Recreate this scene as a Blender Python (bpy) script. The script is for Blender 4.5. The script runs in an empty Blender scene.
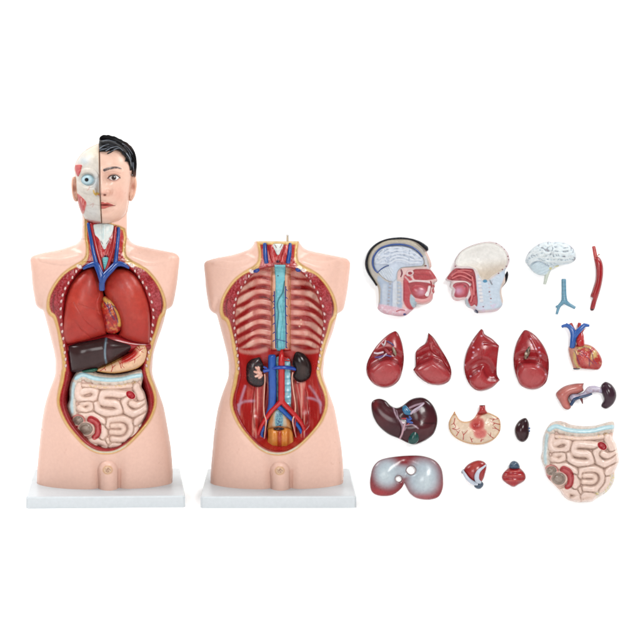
import bpy, math, random
import numpy as np
from mathutils import Vector, Matrix

sc = bpy.context.scene
COL = sc.collection
random.seed(4)
U = 0.0023          # metres per photo pixel at the subject distance
DIST = 10.0
EL = math.radians(11.5)
TZ = 0.411
FP = DIST / U
CR = np.array([1.0, 0, 0]); CF = np.array([0, math.cos(EL), -math.sin(EL)]); CU = np.array([0, math.sin(EL), math.cos(EL)])
CAM = np.array([0, 0, TZ]) - CF * DIST
A = np.array

# ------------------------------------------------------------------ frames
class Frame:
    """a thing's own axes: x right, y back, z up; origin at its base"""
    def __init__(s, px, py, yaw=0.0, pitch=0.0, plane_y=0.0, origin=None):
        s.rot = Matrix.Rotation(yaw, 3, 'Z') @ Matrix.Rotation(pitch, 3, 'X')
        m = A(s.rot)
        s.X, s.Y, s.Z = m[:, 0], m[:, 1], m[:, 2]
        if origin is None:
            d = CF + CR * (px - 320) / FP + CU * (320 - py) / FP
            n = s.Y
            o = A([0, plane_y, 0.0])
            origin = CAM + d * (np.dot(o - CAM, n) / np.dot(d, n))
        s.O = A(origin, dtype=float)
        s.yaw, s.pitch = yaw, pitch
    def loc(s, px, py, v):
        px = np.asarray(px, float); py = np.asarray(py, float); v = np.broadcast_to(np.asarray(v, float), px.shape)
        d = CF[None] + CR[None] * ((px - 320) / FP)[:, None] + CU[None] * ((320 - py) / FP)[:, None]
        F = -s.Y
        t = (v * U - (CAM - s.O) @ F) / (d @ F)
        P = CAM[None] + d * t[:, None] - s.O[None]
        return np.stack([P @ s.X, P @ s.Y, P @ s.Z], 1)

# ------------------------------------------------------------------ 2-D helpers
def view(x0, y0, k):
    def f(pts):
        return [(x0 + p[0] / k, y0 + p[1] / k) + tuple(p[2:]) for p in pts]
    return f
def spline(pts, closed=True, n=8):
    P = [A(p[:2], float) for p in pts]; c = [len(p) > 2 and p[2] for p in pts]; N = len(P); out = []
    for i in range(N if closed else N - 1):
        a, b = P[i], P[(i + 1) % N]
        p0 = P[(i - 1) % N] if closed or i > 0 else a; p3 = P[(i + 2) % N] if closed or i < N - 2 else b
        m1 = (b - p0) / 2 if not c[i] else (b - a); m2 = (p3 - a) / 2 if not c[(i + 1) % N] else (b - a)
        L = np.linalg.norm(b - a)
        for m in (m1, m2):
            l = np.linalg.norm(m)
            if l > 1.3 * L: m *= 1.3 * L / l
        for k in range(n):
            t = k / n; t2 = t * t; t3 = t2 * t
            out.append((2*t3-3*t2+1)*a + (t3-2*t2+t)*m1 + (-2*t3+3*t2)*b + (t3-t2)*m2)
    if not closed: out.append(P[-1])
    return A(out)
def segdist(x, y, P, closed):
    Q = np.roll(P, -1, 0) if closed else P[1:]
    P0 = P if closed else P[:-1]
    best = np.full(x.shape, 1e9); bt = np.zeros(x.shape)
    M = len(P0)
    for i in range(M):
        a, b = P0[i], Q[i]; d = b - a; L = d @ d + 1e-12
        t = np.clip(((x - a[0]) * d[0] + (y - a[1]) * d[1]) / L, 0, 1)
        e = (x - a[0] - t * d[0]) ** 2 + (y - a[1] - t * d[1]) ** 2
        m = e < best
        best = np.where(m, e, best); bt = np.where(m, (i + t) / M, bt)
    return np.sqrt(best), bt
def sdf(x, y, P):
    """positive inside the closed curve P"""
    d, _ = segdist(x, y, P, True)
    ins = np.zeros(x.shape, bool)
    Q = np.roll(P, -1, 0)
    for a, b in zip(P, Q):
        if a[1] == b[1]: continue
        c = ((a[1] > y) != (b[1] > y))
        ins ^= c & (x < (b[0] - a[0]) * (y - a[1]) / (b[1] - a[1]) + a[0])
    return np.where(ins, d, -d)
def sst(a, b, x):
    t = np.clip((x - a) / (b - a), 0, 1)
    return t * t * (3 - 2 * t)
def line(x, y, pts, r, soft=.4, r2=None, sm=True):
    """mask of a painted line"""
    P = spline(pts, False, 5) if sm and len(pts) > 2 else A([p[:2] for p in pts], float)
    d, t = segdist(x, y, P, False)
    rr = r if r2 is None else r + (r2 - r) * t
    return 1 - sst(rr - soft, rr + soft, d)
def ridge(x, y, pts, r, r2=None, sm=True):
    """round bead height along a line, 0..1"""
    P = spline(pts, False, 5) if sm and len(pts) > 2 else A([p[:2] for p in pts], float)
    d, t = segdist(x, y, P, False)
    rr = r if r2 is None else r + (r2 - r) * t
    return np.sqrt(np.clip(1 - (d / rr) ** 2, 0, 1))
def region(x, y, pts, soft=.6, sm=True):
    P = spline(pts) if sm else A([p[:2] for p in pts], float)
    return sst(-soft, soft, sdf(x, y, P))
def gau(x, y, cx, cy, rx, ry=None, ang=0):
    ry = ry or rx; c, s = math.cos(ang), math.sin(ang)
    dx, dy = x - cx, y - cy
    return np.exp(-(((dx * c + dy * s) / rx) ** 2 + ((-dx * s + dy * c) / ry) ** 2))
def ell(x, y, cx, cy, rx, ry=None, soft=.15, ang=0):
    ry = ry or rx; c, s = math.cos(ang), math.sin(ang)
    dx, dy = x - cx, y - cy
    return 1 - sst(1 - soft, 1 + soft, np.sqrt(((dx * c + dy * s) / rx) ** 2 + ((-dx * s + dy * c) / ry) ** 2))
def _h(i, j, s):
    n = (i.astype(np.int64) * 374761393 + j.astype(np.int64) * 668265263 + s * 974711) & 0xffffffff
    n = ((n ^ (n >> 13)) * 1274126177) & 0xffffffff
    return ((n ^ (n >> 16)) & 0xffff) / 65535.0
def vn(x, y, s=0):
    i = np.floor(x); j = np.floor(y); fx = x - i; fy = y - j
    fx = fx * fx * (3 - 2 * fx); fy = fy * fy * (3 - 2 * fy)
    a = _h(i, j, s) * (1 - fx) + _h(i + 1, j, s) * fx
    b = _h(i, j + 1, s) * (1 - fx) + _h(i + 1, j + 1, s) * fx
    return a * (1 - fy) + b * fy
def fbm(x, y, f=.2, s=0, o=3):
    r = 0; w = 0; a = 1
    for k in range(o):
        r = r + a * vn(x * f + 13.7 * k, y * f - 7.1 * k, s + k); w += a; a *= .5; f *= 2.1
    return r / w
KALB = 0.57; SATU = 1.10
def lin(c):
    c = A(c, float) / 255
    c = np.where(c <= .04045, c / 12.92, ((c + .055) / 1.055) ** 2.4)
    l = c @ A([.2126, .7152, .0722])
    return np.clip(l + (c - l) * SATU, .002, 1) * KALB
class Paint:
    def __init__(s, n, c): s.c = np.tile(lin(c), (n, 1))
    def put(s, c, m):
        m = np.clip(m, 0, 1)[:, None]; s.c = s.c * (1 - m) + lin(c)[None] * m; return s
    def mottle(s, x, y, f=.15, a=.12, seed=1):
        s.c = s.c * (1 + a * (fbm(x, y, f, seed) - .5) * 2)[:, None]; return s

# ------------------------------------------------------------------ relief meshes
class Grid:
    def __init__(s, x0, y0, x1, y1, r):
        s.x0, s.y0, s.r = x0, y0, r
        s.nx = int(math.ceil((x1 - x0) / r)) + 1; s.ny = int(math.ceil((y1 - y0) / r)) + 1
        s.X, s.Y = np.meshgrid(x0 + np.arange(s.nx) * r, y0 + np.arange(s.ny) * r)
def poisson(S, r, its=320):
    m = S > 0
    f = np.zeros(S.shape); w = 1.93
    I, J = np.indices(S.shape); red = m & ((I + J) % 2 == 0); blk = m & ((I + J) % 2 == 1)
    f[m] = np.minimum(S[m], 30) * 6
    for k in range(its):
        for q in (red, blk):
            a = np.zeros_like(f)
            a[1:-1, 1:-1] = (f[:-2, 1:-1] + f[2:, 1:-1] + f[1:-1, :-2] + f[1:-1, 2:] + r * r) / 4
            f[q] += w * (a[q] - f[q])
    ok = S > 1.6 * r
    g = np.where(ok, f / np.maximum(S, 1e-6), 0); wt = ok.astype(float)
    for k in range(6):
        n = np.zeros_like(g); c = np.zeros_like(g)
        for dy in (-1, 0, 1):
            for dx in (-1, 0, 1):
                n += np.roll(np.roll(g * wt, dy, 0), dx, 1); c += np.roll(np.roll(wt, dy, 0), dx, 1)
        new = (wt == 0) & (c > 0)
        g[new] = n[new] / c[new]; wt[new] = 1
    f = g * np.maximum(S, 0)
    return f / f.max()
class Sampler:
    def __init__(s, G, F): s.G, s.F = G, F
    def __call__(s, x, y):
        G = s.G
        u = np.clip((np.asarray(x, float) - G.x0) / G.r, 0, G.nx - 1.001); v = np.clip((np.asarray(y, float) - G.y0) / G.r, 0, G.ny - 1.001)
        i = u.astype(int); j = v.astype(int); a = u - i; b = v - j; F = s.F
        return (F[j, i] * (1-a) + F[j, i+1] * a) * (1-b) + (F[j+1, i] * (1-a) + F[j+1, i+1] * a) * b
def inflate_field(P, r):
    G = Grid(P[:, 0].min() - 2*r, P[:, 1].min() - 2*r, P[:, 0].max() + 2*r, P[:, 1].max() + 2*r, r)
    S = sdf(G.X.ravel(), G.Y.ravel(), P).reshape(G.X.shape)
    return Sampler(G, poisson(S, r)), Sampler(G, S)

def mesh_obj(name, V, F, C, mat, parent=None, smooth=True, sharp=None):
    me = bpy.data.meshes.new(name)
    me.from_pydata([tuple(v) for v in V], [], F)
    if C is not None:
        at = me.color_attributes.new('paint', 'FLOAT_COLOR', 'POINT')
        c4 = np.ones((len(V), 4), np.float32); c4[:, :3] = C
        at.data.foreach_set('color', c4.ravel())
    me.polygons.foreach_set('use_smooth', [smooth] * len(me.polygons))
    me.materials.append(mat)
    me.update()
    o = bpy.data.objects.new(name, me); COL.objects.link(o)
    if parent is not None: o.parent = parent
    return o

def relief(name, pts, vf, cf, fr, mat, parent=None, r=.5, shear=0.0, holes=(), back=('mirror', .5, .3), sm=True, hard=False, zmin=None, P=None, want_phi=True, phi_p=.5):
    if P is None: P = spline(pts) if sm else A([p[:2] for p in pts], float)
    G = Grid(P[:, 0].min() - 2*r, P[:, 1].min() - 2*r, P[:, 0].max() + 2*r, P[:, 1].max() + 2*r, r)
    S = sdf(G.X.ravel(), G.Y.ravel(), P)
    for h in holes: S = np.minimum(S, -sdf(G.X.ravel(), G.Y.ravel(), h))
    S = S.reshape(G.X.shape)
    S = np.where(np.abs(S) < .06 * r, .06 * r, S)
    phi = poisson(S, r) if want_phi else None
    ins = S > 0
    idx = -np.ones(S.shape, int); idx[ins] = np.arange(ins.sum())
    vx = list(G.X[ins]); vy = list(G.Y[ins]); vs = list(S[ins])
    ph = list(phi[ins]) if want_phi else None
    cnt = ins[:-1, :-1].astype(int) + ins[1:, :-1] + ins[:-1, 1:] + ins[1:, 1:]
    fj, fi = np.nonzero(cnt == 4)
    # image y grows downwards: order so that normals face the camera
    faces = np.stack([idx[fj, fi], idx[fj+1, fi], idx[fj+1, fi+1], idx[fj, fi+1]], 1).tolist()
    edge = {}; rim = []
    def ev(a, b):
        k = (a, b) if a < b else (b, a)
        if k not in edge:
            sa, sb = S[k[0]], S[k[1]]; t = sa / (sa - sb)
            xa, ya = G.X[k[0]], G.Y[k[0]]; xb, yb = G.X[k[1]], G.Y[k[1]]
            edge[k] = len(vx); vx.append(xa + t * (xb - xa)); vy.append(ya + t * (yb - ya)); vs.append(0.0)
            if ph is not None: ph.append(0.0)
        return edge[k]
    for j, i in zip(*np.nonzero((cnt > 0) & (cnt < 4))):
        cs = [(j, i), (j+1, i), (j+1, i+1), (j, i+1)]
        if cnt[j, i] == 2 and ins[cs[0]] == ins[cs[2]]:
            for q in range(4):
                if ins[cs[q]]:
                    a = ev(cs[q], cs[(q+1) % 4]); b = ev(cs[q-1], cs[q])
                    faces.append([idx[cs[q]], a, b]); rim.append((a, b))
            continue
        poly = []; out = inn = None
        for q in range(4):
            a, b = cs[q], cs[(q+1) % 4]
            if ins[a]: poly.append(int(idx[a]))
            if ins[a] != ins[b]:
                e = ev(a, b); poly.append(e)
                if ins[a]: out = e
                else: inn = e
        faces.append(poly); rim.append((out, inn))
    x = A(vx); y = A(vy); s_ = A(vs)
    ph = np.clip(A(ph), 0, 1) if ph is not None else None
    v = vf(x, y, s_, ph)
    L = fr.loc(x, y, v)
    col = cf(x, y, s_, v)
    if zmin is not None: L[:, 2] = np.maximum(L[:, 2], zmin)
    n = len(x)
    B = L.copy()
    if back[0] == 'mirror': B[:, 1] = (back[1] * v + back[2]) * U + (0 if len(back) < 4 else back[3] * U)
    elif back[0] == 'about': B[:, 1] = (-back[3] + back[1] * (v - back[3]) + back[2]) * U     # mirrored about plane v = back[3]
    elif back[0] == 'flat': B[:, 1] = -back[1] * U
    else: B[:, 1] += back[1] * U
    if shear:
        B[:, 2] -= (B[:, 1] - L[:, 1]) * shear
        if zmin is not None: B[:, 2] = np.maximum(B[:, 2], zmin)
    V = np.concatenate([L, B]); C = np.concatenate([col, col])
    F = faces + [[q + n for q in reversed(f)] for f in faces]
    if hard:
        ra = [a for a, b in rim]; rb = [b for a, b in rim]
        uq = sorted(set(ra) | set(rb)); m = {q: k for k, q in enumerate(uq)}; off = 2 * n; k = len(uq)
        V = np.concatenate([V, L[uq], B[uq]]); C = np.concatenate([C, col[uq], col[uq]])
        F += [[off + m[a], off + k + m[a], off + k + m[b], off + m[b]] for a, b in rim]
    else:
        F += [[a, a + n, b + n, b] for a, b in rim]
    return mesh_obj(name, V, F, C, mat, parent)

def tube_geo(pts, radii, seg=12, n=6, flat=1.0):
    """pts: local 3-D points (k,3); returns verts, faces"""
    P = [A(p, float) for p in pts]; N = len(P); Q = []; R = []
    for i in range(N - 1):
        a, b = P[i], P[i+1]; p0 = P[i-1] if i else a; p3 = P[i+2] if i < N - 2 else b
        m1, m2 = (b - p0) / 2, (p3 - a) / 2
        for k in range(n):
            t = k / n; t2 = t*t; t3 = t2*t
            Q.append((2*t3-3*t2+1)*a + (t3-2*t2+t)*m1 + (-2*t3+3*t2)*b + (t3-t2)*m2); R.append(radii[i] * (1-t) + radii[i+1] * t)
    Q.append(P[-1]); R.append(radii[-1])
    Q = A(Q); T = np.gradient(Q, axis=0); T /= np.linalg.norm(T, axis=1)[:, None] + 1e-12
    V = []; F = []
    ring = []
    def add(c, t, rad):
        a = np.cross(t, [0, 1, 0]); la = np.linalg.norm(a); a = a / la if la > 1e-4 else A([1., 0, 0])
        b = np.cross(t, a)
        ring.append(len(V))
        for k in range(seg):
            th = 2 * math.pi * k / seg
            V.append(c + a * rad * math.cos(th) + b * rad * flat * math.sin(th))
    add(Q[0] - T[0] * R[0] * .25, T[0], R[0] * .72)
    for c, t, rad in zip(Q, T, R): add(c, t, rad)
    add(Q[-1] + T[-1] * R[-1] * .25, T[-1], R[-1] * .72)
    for a, b in zip(ring[:-1], ring[1:]):
        for k in range(seg):
            F.append([a + k, a + (k+1) % seg, b + (k+1) % seg, b + k])
    F.append([ring[0] + k for k in range(seg)][::-1]); F.append([ring[-1] + k for k in range(seg)])
    return V, F
def tubes(name, specs, col, fr, mat, parent=None, flat=1.0, colf=None):
    """specs: list of (list of (px,py,v,r)) ; one mesh"""
    V = []; F = []; C = []
    for sp in specs:
        sp = A(sp, float)
        L = fr.loc(sp[:, 0], sp[:, 1], sp[:, 2])
        v, f = tube_geo(L, sp[:, 3] * U, flat=flat)
        o = len(V); V += v; F += [[q + o for q in g] for g in f]
    V = A(V)
    C = Paint(len(V), col)
    C.mottle(V[:, 0] / U, V[:, 2] / U, .3, .1)
    c = C.c if colf is None else colf(V / U, C).c
    return mesh_obj(name, V, F, c, mat, parent)

# ------------------------------------------------------------------ materials
def paint_mat(name, rough=.32, spec=.4, coat=.0, bump=.02, bscale=900, speck=.05, sss=0.0):
    m = bpy.data.materials.new(name); m.use_nodes = True
    nt = m.node_tree; nt.nodes.clear(); N = nt.nodes.new; Lk = nt.links.new
    out = N('ShaderNodeOutputMaterial'); b = N('ShaderNodeBsdfPrincipled'); Lk(b.outputs[0], out.inputs[0])
    at = N('ShaderNodeVertexColor'); at.layer_name = 'paint'
    tc = N('ShaderNodeTexCoord')
    nz = N('ShaderNodeTexNoise'); nz.inputs['Scale'].default_value = 140; nz.inputs['Detail'].default_value = 5
    Lk(tc.outputs['Object'], nz.inputs['Vector'])
    mr = N('ShaderNodeMapRange'); mr.inputs['From Min'].default_value = .3; mr.inputs['From Max'].default_value = .7
    mr.inputs['To Min'].default_value = 1 - speck; mr.inputs['To Max'].default_value = 1 + speck
    Lk(nz.outputs['Fac'], mr.inputs['Value'])
    mx = N('ShaderNodeVectorMath'); mx.operation = 'SCALE'; Lk(at.outputs['Color'], mx.inputs[0]); Lk(mr.outputs['Result'], mx.inputs['Scale'])
    Lk(mx.outputs[0], b.inputs['Base Color'])
    n2 = N('ShaderNodeTexNoise'); n2.inputs['Scale'].default_value = 35; n2.inputs['Detail'].default_value = 3
    Lk(tc.outputs['Object'], n2.inputs['Vector'])
    m2 = N('ShaderNodeMapRange'); m2.inputs['To Min'].default_value = rough * .75; m2.inputs['To Max'].default_value = rough * 1.3
    Lk(n2.outputs['Fac'], m2.inputs['Value']); Lk(m2.outputs['Result'], b.inputs['Roughness'])
    b.inputs['Specular IOR Level'].default_value = spec
    b.inputs['Coat Weight'].default_value = coat; b.inputs['Coat Roughness'].default_value = .12
    if sss:
        b.inputs['Subsurface Weight'].default_value = sss; b.inputs['Subsurface Radius'].default_value = (1, .5, .35); b.inputs['Subsurface Scale'].default_value = .006
    if bump:
        n3 = N('ShaderNodeTexNoise'); n3.inputs['Scale'].default_value = bscale * .35; n3.inputs['Detail'].default_value = 4
        Lk(tc.outputs['Object'], n3.inputs['Vector'])
        bp = N('ShaderNodeBump'); bp.inputs['Strength'].default_value = bump * 6; bp.inputs['Distance'].default_value = .001
        Lk(n3.outputs['Fac'], bp.inputs['Height']); Lk(bp.outputs[0], b.inputs['Normal'])
    return m
def plain_mat(name, c, rough=.5, spec=.3, metal=0, var=.03):
    m = paint_mat(name, rough, spec, 0, .01, 600, var)
    nt = m.node_tree
    at = [n for n in nt.nodes if n.type == 'VERTEX_COLOR'][0]
    rgb = nt.nodes.new('ShaderNodeRGB'); rgb.outputs[0].default_value = (*c, 1)
    for l in list(nt.links):
        if l.from_node == at: nt.links.new(rgb.outputs[0], l.to_socket)
    nt.nodes.remove(at)
    [n for n in nt.nodes if n.type == 'BSDF_PRINCIPLED'][0].inputs['Metallic'].default_value = metal
    return m
M_SKIN = paint_mat('skin_paint', .3, .24, .03, .03, 700, .03)
M_ORG = paint_mat('organ_paint', .26, .3, .1, .025, 700, .07)
M_LUNG = paint_mat('lung_paint', .42, .28, .04, .03, 700, .08)
M_DARK = paint_mat('liver_paint', .2, .2, .06, .015, 700, .06)
M_MATT = paint_mat('section_paint', .4, .28, .05, .06, 900, .07)
M_HAIR = paint_mat('hair_paint', .3, .07, .0, .05, 900, .08)
M_VES = paint_mat('vessel_paint', .24, .35, .12, .015, 700, .06)
M_PLINTH = plain_mat('plinth_paint', tuple(lin((222, 228, 232))), .35, .3)
M_METAL = plain_mat('steel', (.55, .55, .55), .3, .5, 1)

def thing(name, label, cat, fr, group=None):
    o = bpy.data.objects.new(name, None); COL.objects.link(o)
    o.empty_display_size = .03
    o.location = fr.O; o.rotation_euler = fr.rot.to_euler()
    o['label'] = label; o['category'] = cat
    if group: o['group'] = group
    return o
def tagmesh(o, label, cat, fr, group=None):
    o.location = fr.O; o.rotation_euler = fr.rot.to_euler()
    o['label'] = label; o['category'] = cat
    if group: o['group'] = group
    return o
WORLD = .22; EXPO = 0.0
LIGHTS = [('key_softbox', (1.5, -4.2, 2.8), (0, 0, .5), 1.1, 165, (1, .985, .965)),
          ('fill_softbox', (-1.5, -5.0, 1.5), (0, 0, .5), 1.6, 92, (1, 1, 1)),
          ('top_softbox', (0, -1.4, 3.6), (0, 0, 0), 2.4, 20, (1, 1, 1)),
          ('backdrop_lamp', (-1.9, -.1, 2.2), (-.3, .6, .6), .8, 46, (1, 1, 1)),
          ('backdrop_lamp', (1.9, -.1, 2.2), (.3, .6, .6), .8, 46, (1, 1, 1))]
# ================================================================== the two torsos
VA = view(25, 220, 4); VB = view(25, 350, 4)
YEL = (226, 188, 128); SKIN = (240, 200, 184); RED = (158, 40, 42); DRED = (120, 26, 30)
body_up = VA([(228,60),(225,74),(214,88),(198,99),(140,118),(80,130),(42,140),(26,149),(22,162),(25,200),(30,260),(38,310),(44,338),(58,354),(72,362),(80,385),(92,430),(105,480),(117,530),(122,565),(122,600)]) + \
    VB([(120,100),(112,125),(95,170),(78,230),(65,310),(57,390),(50,470),(48,530)])
body_dn = VB([(590,530),(590,470),(583,390),(570,310),(555,230),(535,170),(515,115),(509,90)]) + \
    VA([(509,590),(511,560),(515,530),(530,480),(548,430),(560,385),(566,360),(578,352),(590,340),(598,310),(607,260),(613,210),(618,160),(615,146),(600,133),(560,124),(500,112),(450,101),(428,90),(413,72)])
body_field_pts = [(82.6, 195, 1), (82.4, 222)] + body_up + [(37, 495), (38, 560, 1), (171, 560, 1), (172.5, 495)] + body_dn + [(127.5, 222), (127.5, 195, 1)]
BFP = spline(body_field_pts)
_phi, _s = inflate_field(BFP, 1.0)
def bodyv(x, y):
    """half depth of the torso in photo pixels"""
    f = np.clip(_phi(x, y), 0, 1) ** (.42 + .1 * sst(330, 420, y))
    return (36 + 2 * sst(330, 420, y)) * f * (1 - .16 * sst(395, 470, y)) * (1 + .12 * (1 - sst(236, 262, y)))
outer = VA([(243,-24,1),(239,20),(240,72),(246,110),(242,145),(225,165),(190,185),(150,215),(118,255),(95,300),(88,345),(95,375),(114,392),(130,440),(140,500),(150,560),(151,600)]) + \
    VB([(149,80),(143,120),(133,170),(130,210),(140,250),(165,300),(200,345),(240,385),(280,408),(320,415),(360,410),(400,390),(440,355),(480,310),(505,275),(522,230),(525,190),(518,150),(503,110),(494,75)]) + \
    VA([(497,580),(502,550),(512,500),(530,440),(545,395),(560,370),(562,330),(550,285),(525,240),(490,200),(455,178),(425,162),(405,142),(401,110),(405,72),(402,50),(399,35,1),(375,24),(345,16,1),(340,-24,1)])
inner = VA([(262,172),(225,190),(190,230),(163,275),(150,330),(146,390),(152,440),(158,500),(166,560),(170,605)]) + \
    VB([(168,100),(160,135),(150,180),(153,230),(175,285),(210,335),(250,375),(290,396),(330,402),(370,396),(410,372),(450,335),(488,288),(506,235),(506,185),(492,130),(480,90)]) + \
    VA([(480,600),(487,560),(497,500),(506,440),(511,390),(501,330),(480,270),(452,220),(420,188),(385,172),(325,165)])
OUT = spline(outer); INN = spline(inner)
ribL = VA([(221,185),(205,206),(190,230),(174,252),(161,274),(151,300),(145,325),(143,355),(143,388),(146,418),(149,446),(153,474),(156,502),(159,530),(162,557),(163,583)])
ribR = VA([(425,183),(440,204),(456,228),(471,250),(486,272),(498,298),(507,328),(513,360),(514,390),(511,420),(508,448),(503,476),(499,504),(495,530),(490,556),(487,583)])
def grp_floor(x, y, bowl=False):
    si = sdf(x, y, INN)
    b = bodyv(x, y)
    fl = 5 + 5 * sst(400, 445, y) + 3 * (1 - sst(262, 285, y))
    fl = fl - 3 * np.clip(np.cos((x - 107) / 40), -1, 1)
    top = b - 1.0
    nearneck = gau(x, y * 0, 106, 0, 24, 1) * (y < 285)
    k = sst(0, 9 - 6 * nearneck, si) if not bowl else 1 - np.clip(1 - si / (21 - 17 * nearneck), 0, 1) ** 2.5
    return top * (1 - k) + fl * k, si
BTOP = 12.2 * U
def tmap(k, ox, oy):
    f = lambda p: ((p[0] - 105.5) * k + ox, 507 - (507 - p[1]) * k + oy) + tuple(p[2:])
    return f
def torso(fr, label, kx, ox, oy, second):
    T = tmap(kx, ox, oy)
    mp = lambda P: A([T(p)[:2] for p in P])
    ix = lambda x: (x - ox) / kx + 105.5
    iy = lambda y: 507 - (507 - (y - oy)) / kx
    root = thing('anatomical_torso_model', label, 'anatomical model', fr, 'torso models on white plinths')
    # ---- plinth
    V = []; hw0, hw1, d = 79 * U * kx, 74.3 * U * kx, 60 * U; h = 12 * U; bv = 1.6 * U
    for z, ins in ((0, 0), (h - bv, 0), (h - bv * .3, bv * .3), (h, bv)):
        for (x, y) in ((-hw0, -d), (hw0, -d), (hw1, d), (-hw1, d)):
            cx, cy = math.copysign(1, x), math.copysign(1, y)
            q = bv * 1.3
            V += ([(x - cx * ins, y - cy * (ins + q), z), (x - cx * (ins + q), y - cy * ins, z)] if cx * cy > 0 else [(x - cx * (ins + q), y - cy * ins, z), (x - cx * ins, y - cy * (ins + q), z)])
    F = [[8 * k + i, 8 * k + (i + 1) % 8, 8 * k + 8 + (i + 1) % 8, 8 * k + 8 + i] for k in range(3) for i in range(8)]
    F += [[24 + i for i in range(8)], [i for i in range(8)][::-1]]
    pl = mesh_obj('plinth', V, F, None, M_PLINTH, root, False)
    # ---- shell
    ytop = 218 if not second else 241.3
    bp = spline([(82.6, iy(ytop) if second else 204, 1), (82.0, 230)] + body_up + [(37, 486), (37, 500, 1), (172.5, 500, 1), (172.5, 486)] + body_dn + [(127.3, 236), (126.6, iy(ytop) if second else 204, 1)])
    if second:
        bp = bp[bp[:, 1] >= iy(ytop) - .01]
    P = mp(bp)
    def features(x, y):
        # thighs and groin, navel folds
        dn = sst(458, 486, y); ax = np.abs(x - 109)
        f = 6.0 * np.clip(ridge(x, y, [(107.8, 471), (108.6, 500)], 10.2), 0, 1) ** .9
        for l in ([(93, 448), (97, 464), (98.4, 480), (98.4, 498)], [(123, 448), (120, 464), (119, 480), (119, 498)]):
            d_, t_ = segdist(x, y, spline(l, False, 5), False)
            f -= (1.0 + 3.0 * sst(446, 480, y)) * np.exp(-(d_ / 5.5) ** 2) * sst(438, 456, y) + 1.6 * dn * np.exp(-(d_ / 1.5) ** 2)
        f += 0
        f += 2.4 * gau(x, y, 68, 462, 19, 34) + 2.4 * gau(x, y, 146, 462, 18, 34)
        f += 1.6 * gau(x, y, 107, 440, 40, 14) * 0 - 2.2 * gau(x, y, 50, 372, 9, 22) - 2.2 * gau(x, y, 161, 372, 9, 22)
        # collar bones and the hollow above them, edge of the arm
        f += 1.3 * ridge(x, y, [(78, 258), (62, 261), (42, 258)], 5, 4) + 1.3 * ridge(x, y, [(133, 258), (150, 261), (168, 258)], 5, 4)
        f -= 1.6 * gau(x, y, 74, 250, 12, 4) + 1.6 * gau(x, y, 137, 250, 12, 4)
        f -= 2.5 * gau(x, y, 43, 303, 3.0, 9, .25) + 2.5 * gau(x, y, 167, 303, 3.0, 9, -.25)
        return f
    def vb(x, y, s, ph):
        X, Y = ix(x), iy(y)
        v = bodyv(X, Y) + features(X, Y) * sst(-2, 6, -sdf(X, Y, OUT)) * sst(0, 5, np.maximum(s, 0) + 3 * (Y > 470))
        so = sdf(X, Y, OUT)
        g, si = grp_floor(X, Y, second)
        if not second:
            g = np.where(Y < 262, bodyv(X, Y) - 3.5, g)
        k = sst(.2, 1.2, so)
        v = v * (1 - k) + (g - 2.2) * k
        return np.maximum(v, .1)
    def cb(x, y, s, v):
        X, Y = ix(x), iy(y)
        p = Paint(len(x), SKIN)
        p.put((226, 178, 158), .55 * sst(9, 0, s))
        p.put((240, 203, 188), .6 * fbm(X, Y, .03, 5))
        p.put((226, 176, 158), .35 * sst(3.2, .6, np.abs(Y * 0 + segdist(X, Y, A([(98.6, 470), (99, 492)]), False)[0])) + .5 * sst(3, .6, segdist(X, Y, A([(119.6, 470), (119.3, 492)]), False)[0]))
        # cut end at the groin
        wob = .8 * (fbm(X, Y, .5, 31) - .5)
        p.put((206, 160, 116), ell(X, Y + wob, 107.7, 470, 5.0, 4.4, .18)); p.put((232, 200, 172), ell(X, Y + wob, 107.7, 470, 4.1, 3.5, .2))
        p.put((156, 112, 98), .75 * ell(X, Y + wob, 107.7, 470, 3.2, 2.5, .3) * sst(.45, .6, fbm(X, Y, .8, 44)))
        so = sdf(X, Y, OUT)
        p.put((200, 150, 96), .8 * (1 - sst(.1, .9, np.abs(so + .4))))
        p.put(YEL, sst(-.3, .3, so))
        if not second:                                   # seam of the head piece
            p.put((150, 96, 76), .75 * (1 - sst(.15, .55, np.abs(Y - 238.3 - .02 * np.abs(X - 106)))) * (so < 0))
        return p.c
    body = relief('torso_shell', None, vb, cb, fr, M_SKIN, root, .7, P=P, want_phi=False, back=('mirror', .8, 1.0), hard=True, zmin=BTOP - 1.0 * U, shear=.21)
    # ---- cut wall and cavity lining
    cp = OUT.copy()
    if second: cp[:, 1] = np.maximum(cp[:, 1], iy(ytop) + .8); cp[:, 0] = np.where((OUT[:, 1] < iy(ytop) + .8) & (OUT[:, 0] > 100), 126.2, cp[:, 0])
    if second:
        keep = np.r_[True, np.linalg.norm(np.diff(cp, axis=0), axis=1) > 1e-6]; cp = cp[keep]
    def vc(x, y, s, ph):
        X, Y = ix(x), iy(y)
        g, si = grp_floor(X, Y, second)
        if not second: g = np.where(Y < 262, bodyv(X, Y) - 1.6 + 0 * g, g)
        g = g - .5 * sst(0, 1.6, s)
        for q in ribL + ribR:
            g = g + 1.0 * np.sqrt(np.clip(1 - ((X - q[0]) / 1.5) ** 2 - ((Y - q[1]) / 2.1) ** 2, 0, 1))
        g = g + .35 * (fbm(X, Y, .5, 3) - .5) * (si < 0)
        # neck straps
        nk = (Y < 258) * 1.0
        g = g + nk * (2.0 * ridge(X, Y, [(97, 232), (100, 246), (103, 258)], 3.2) + 2.0 * ridge(X, Y, [(118, 232), (114, 246), (110, 258)], 3.2))
        if second: g = g + 2.2 * rib_relief(X, Y) * sst(4, 10, si)
        return g
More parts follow.
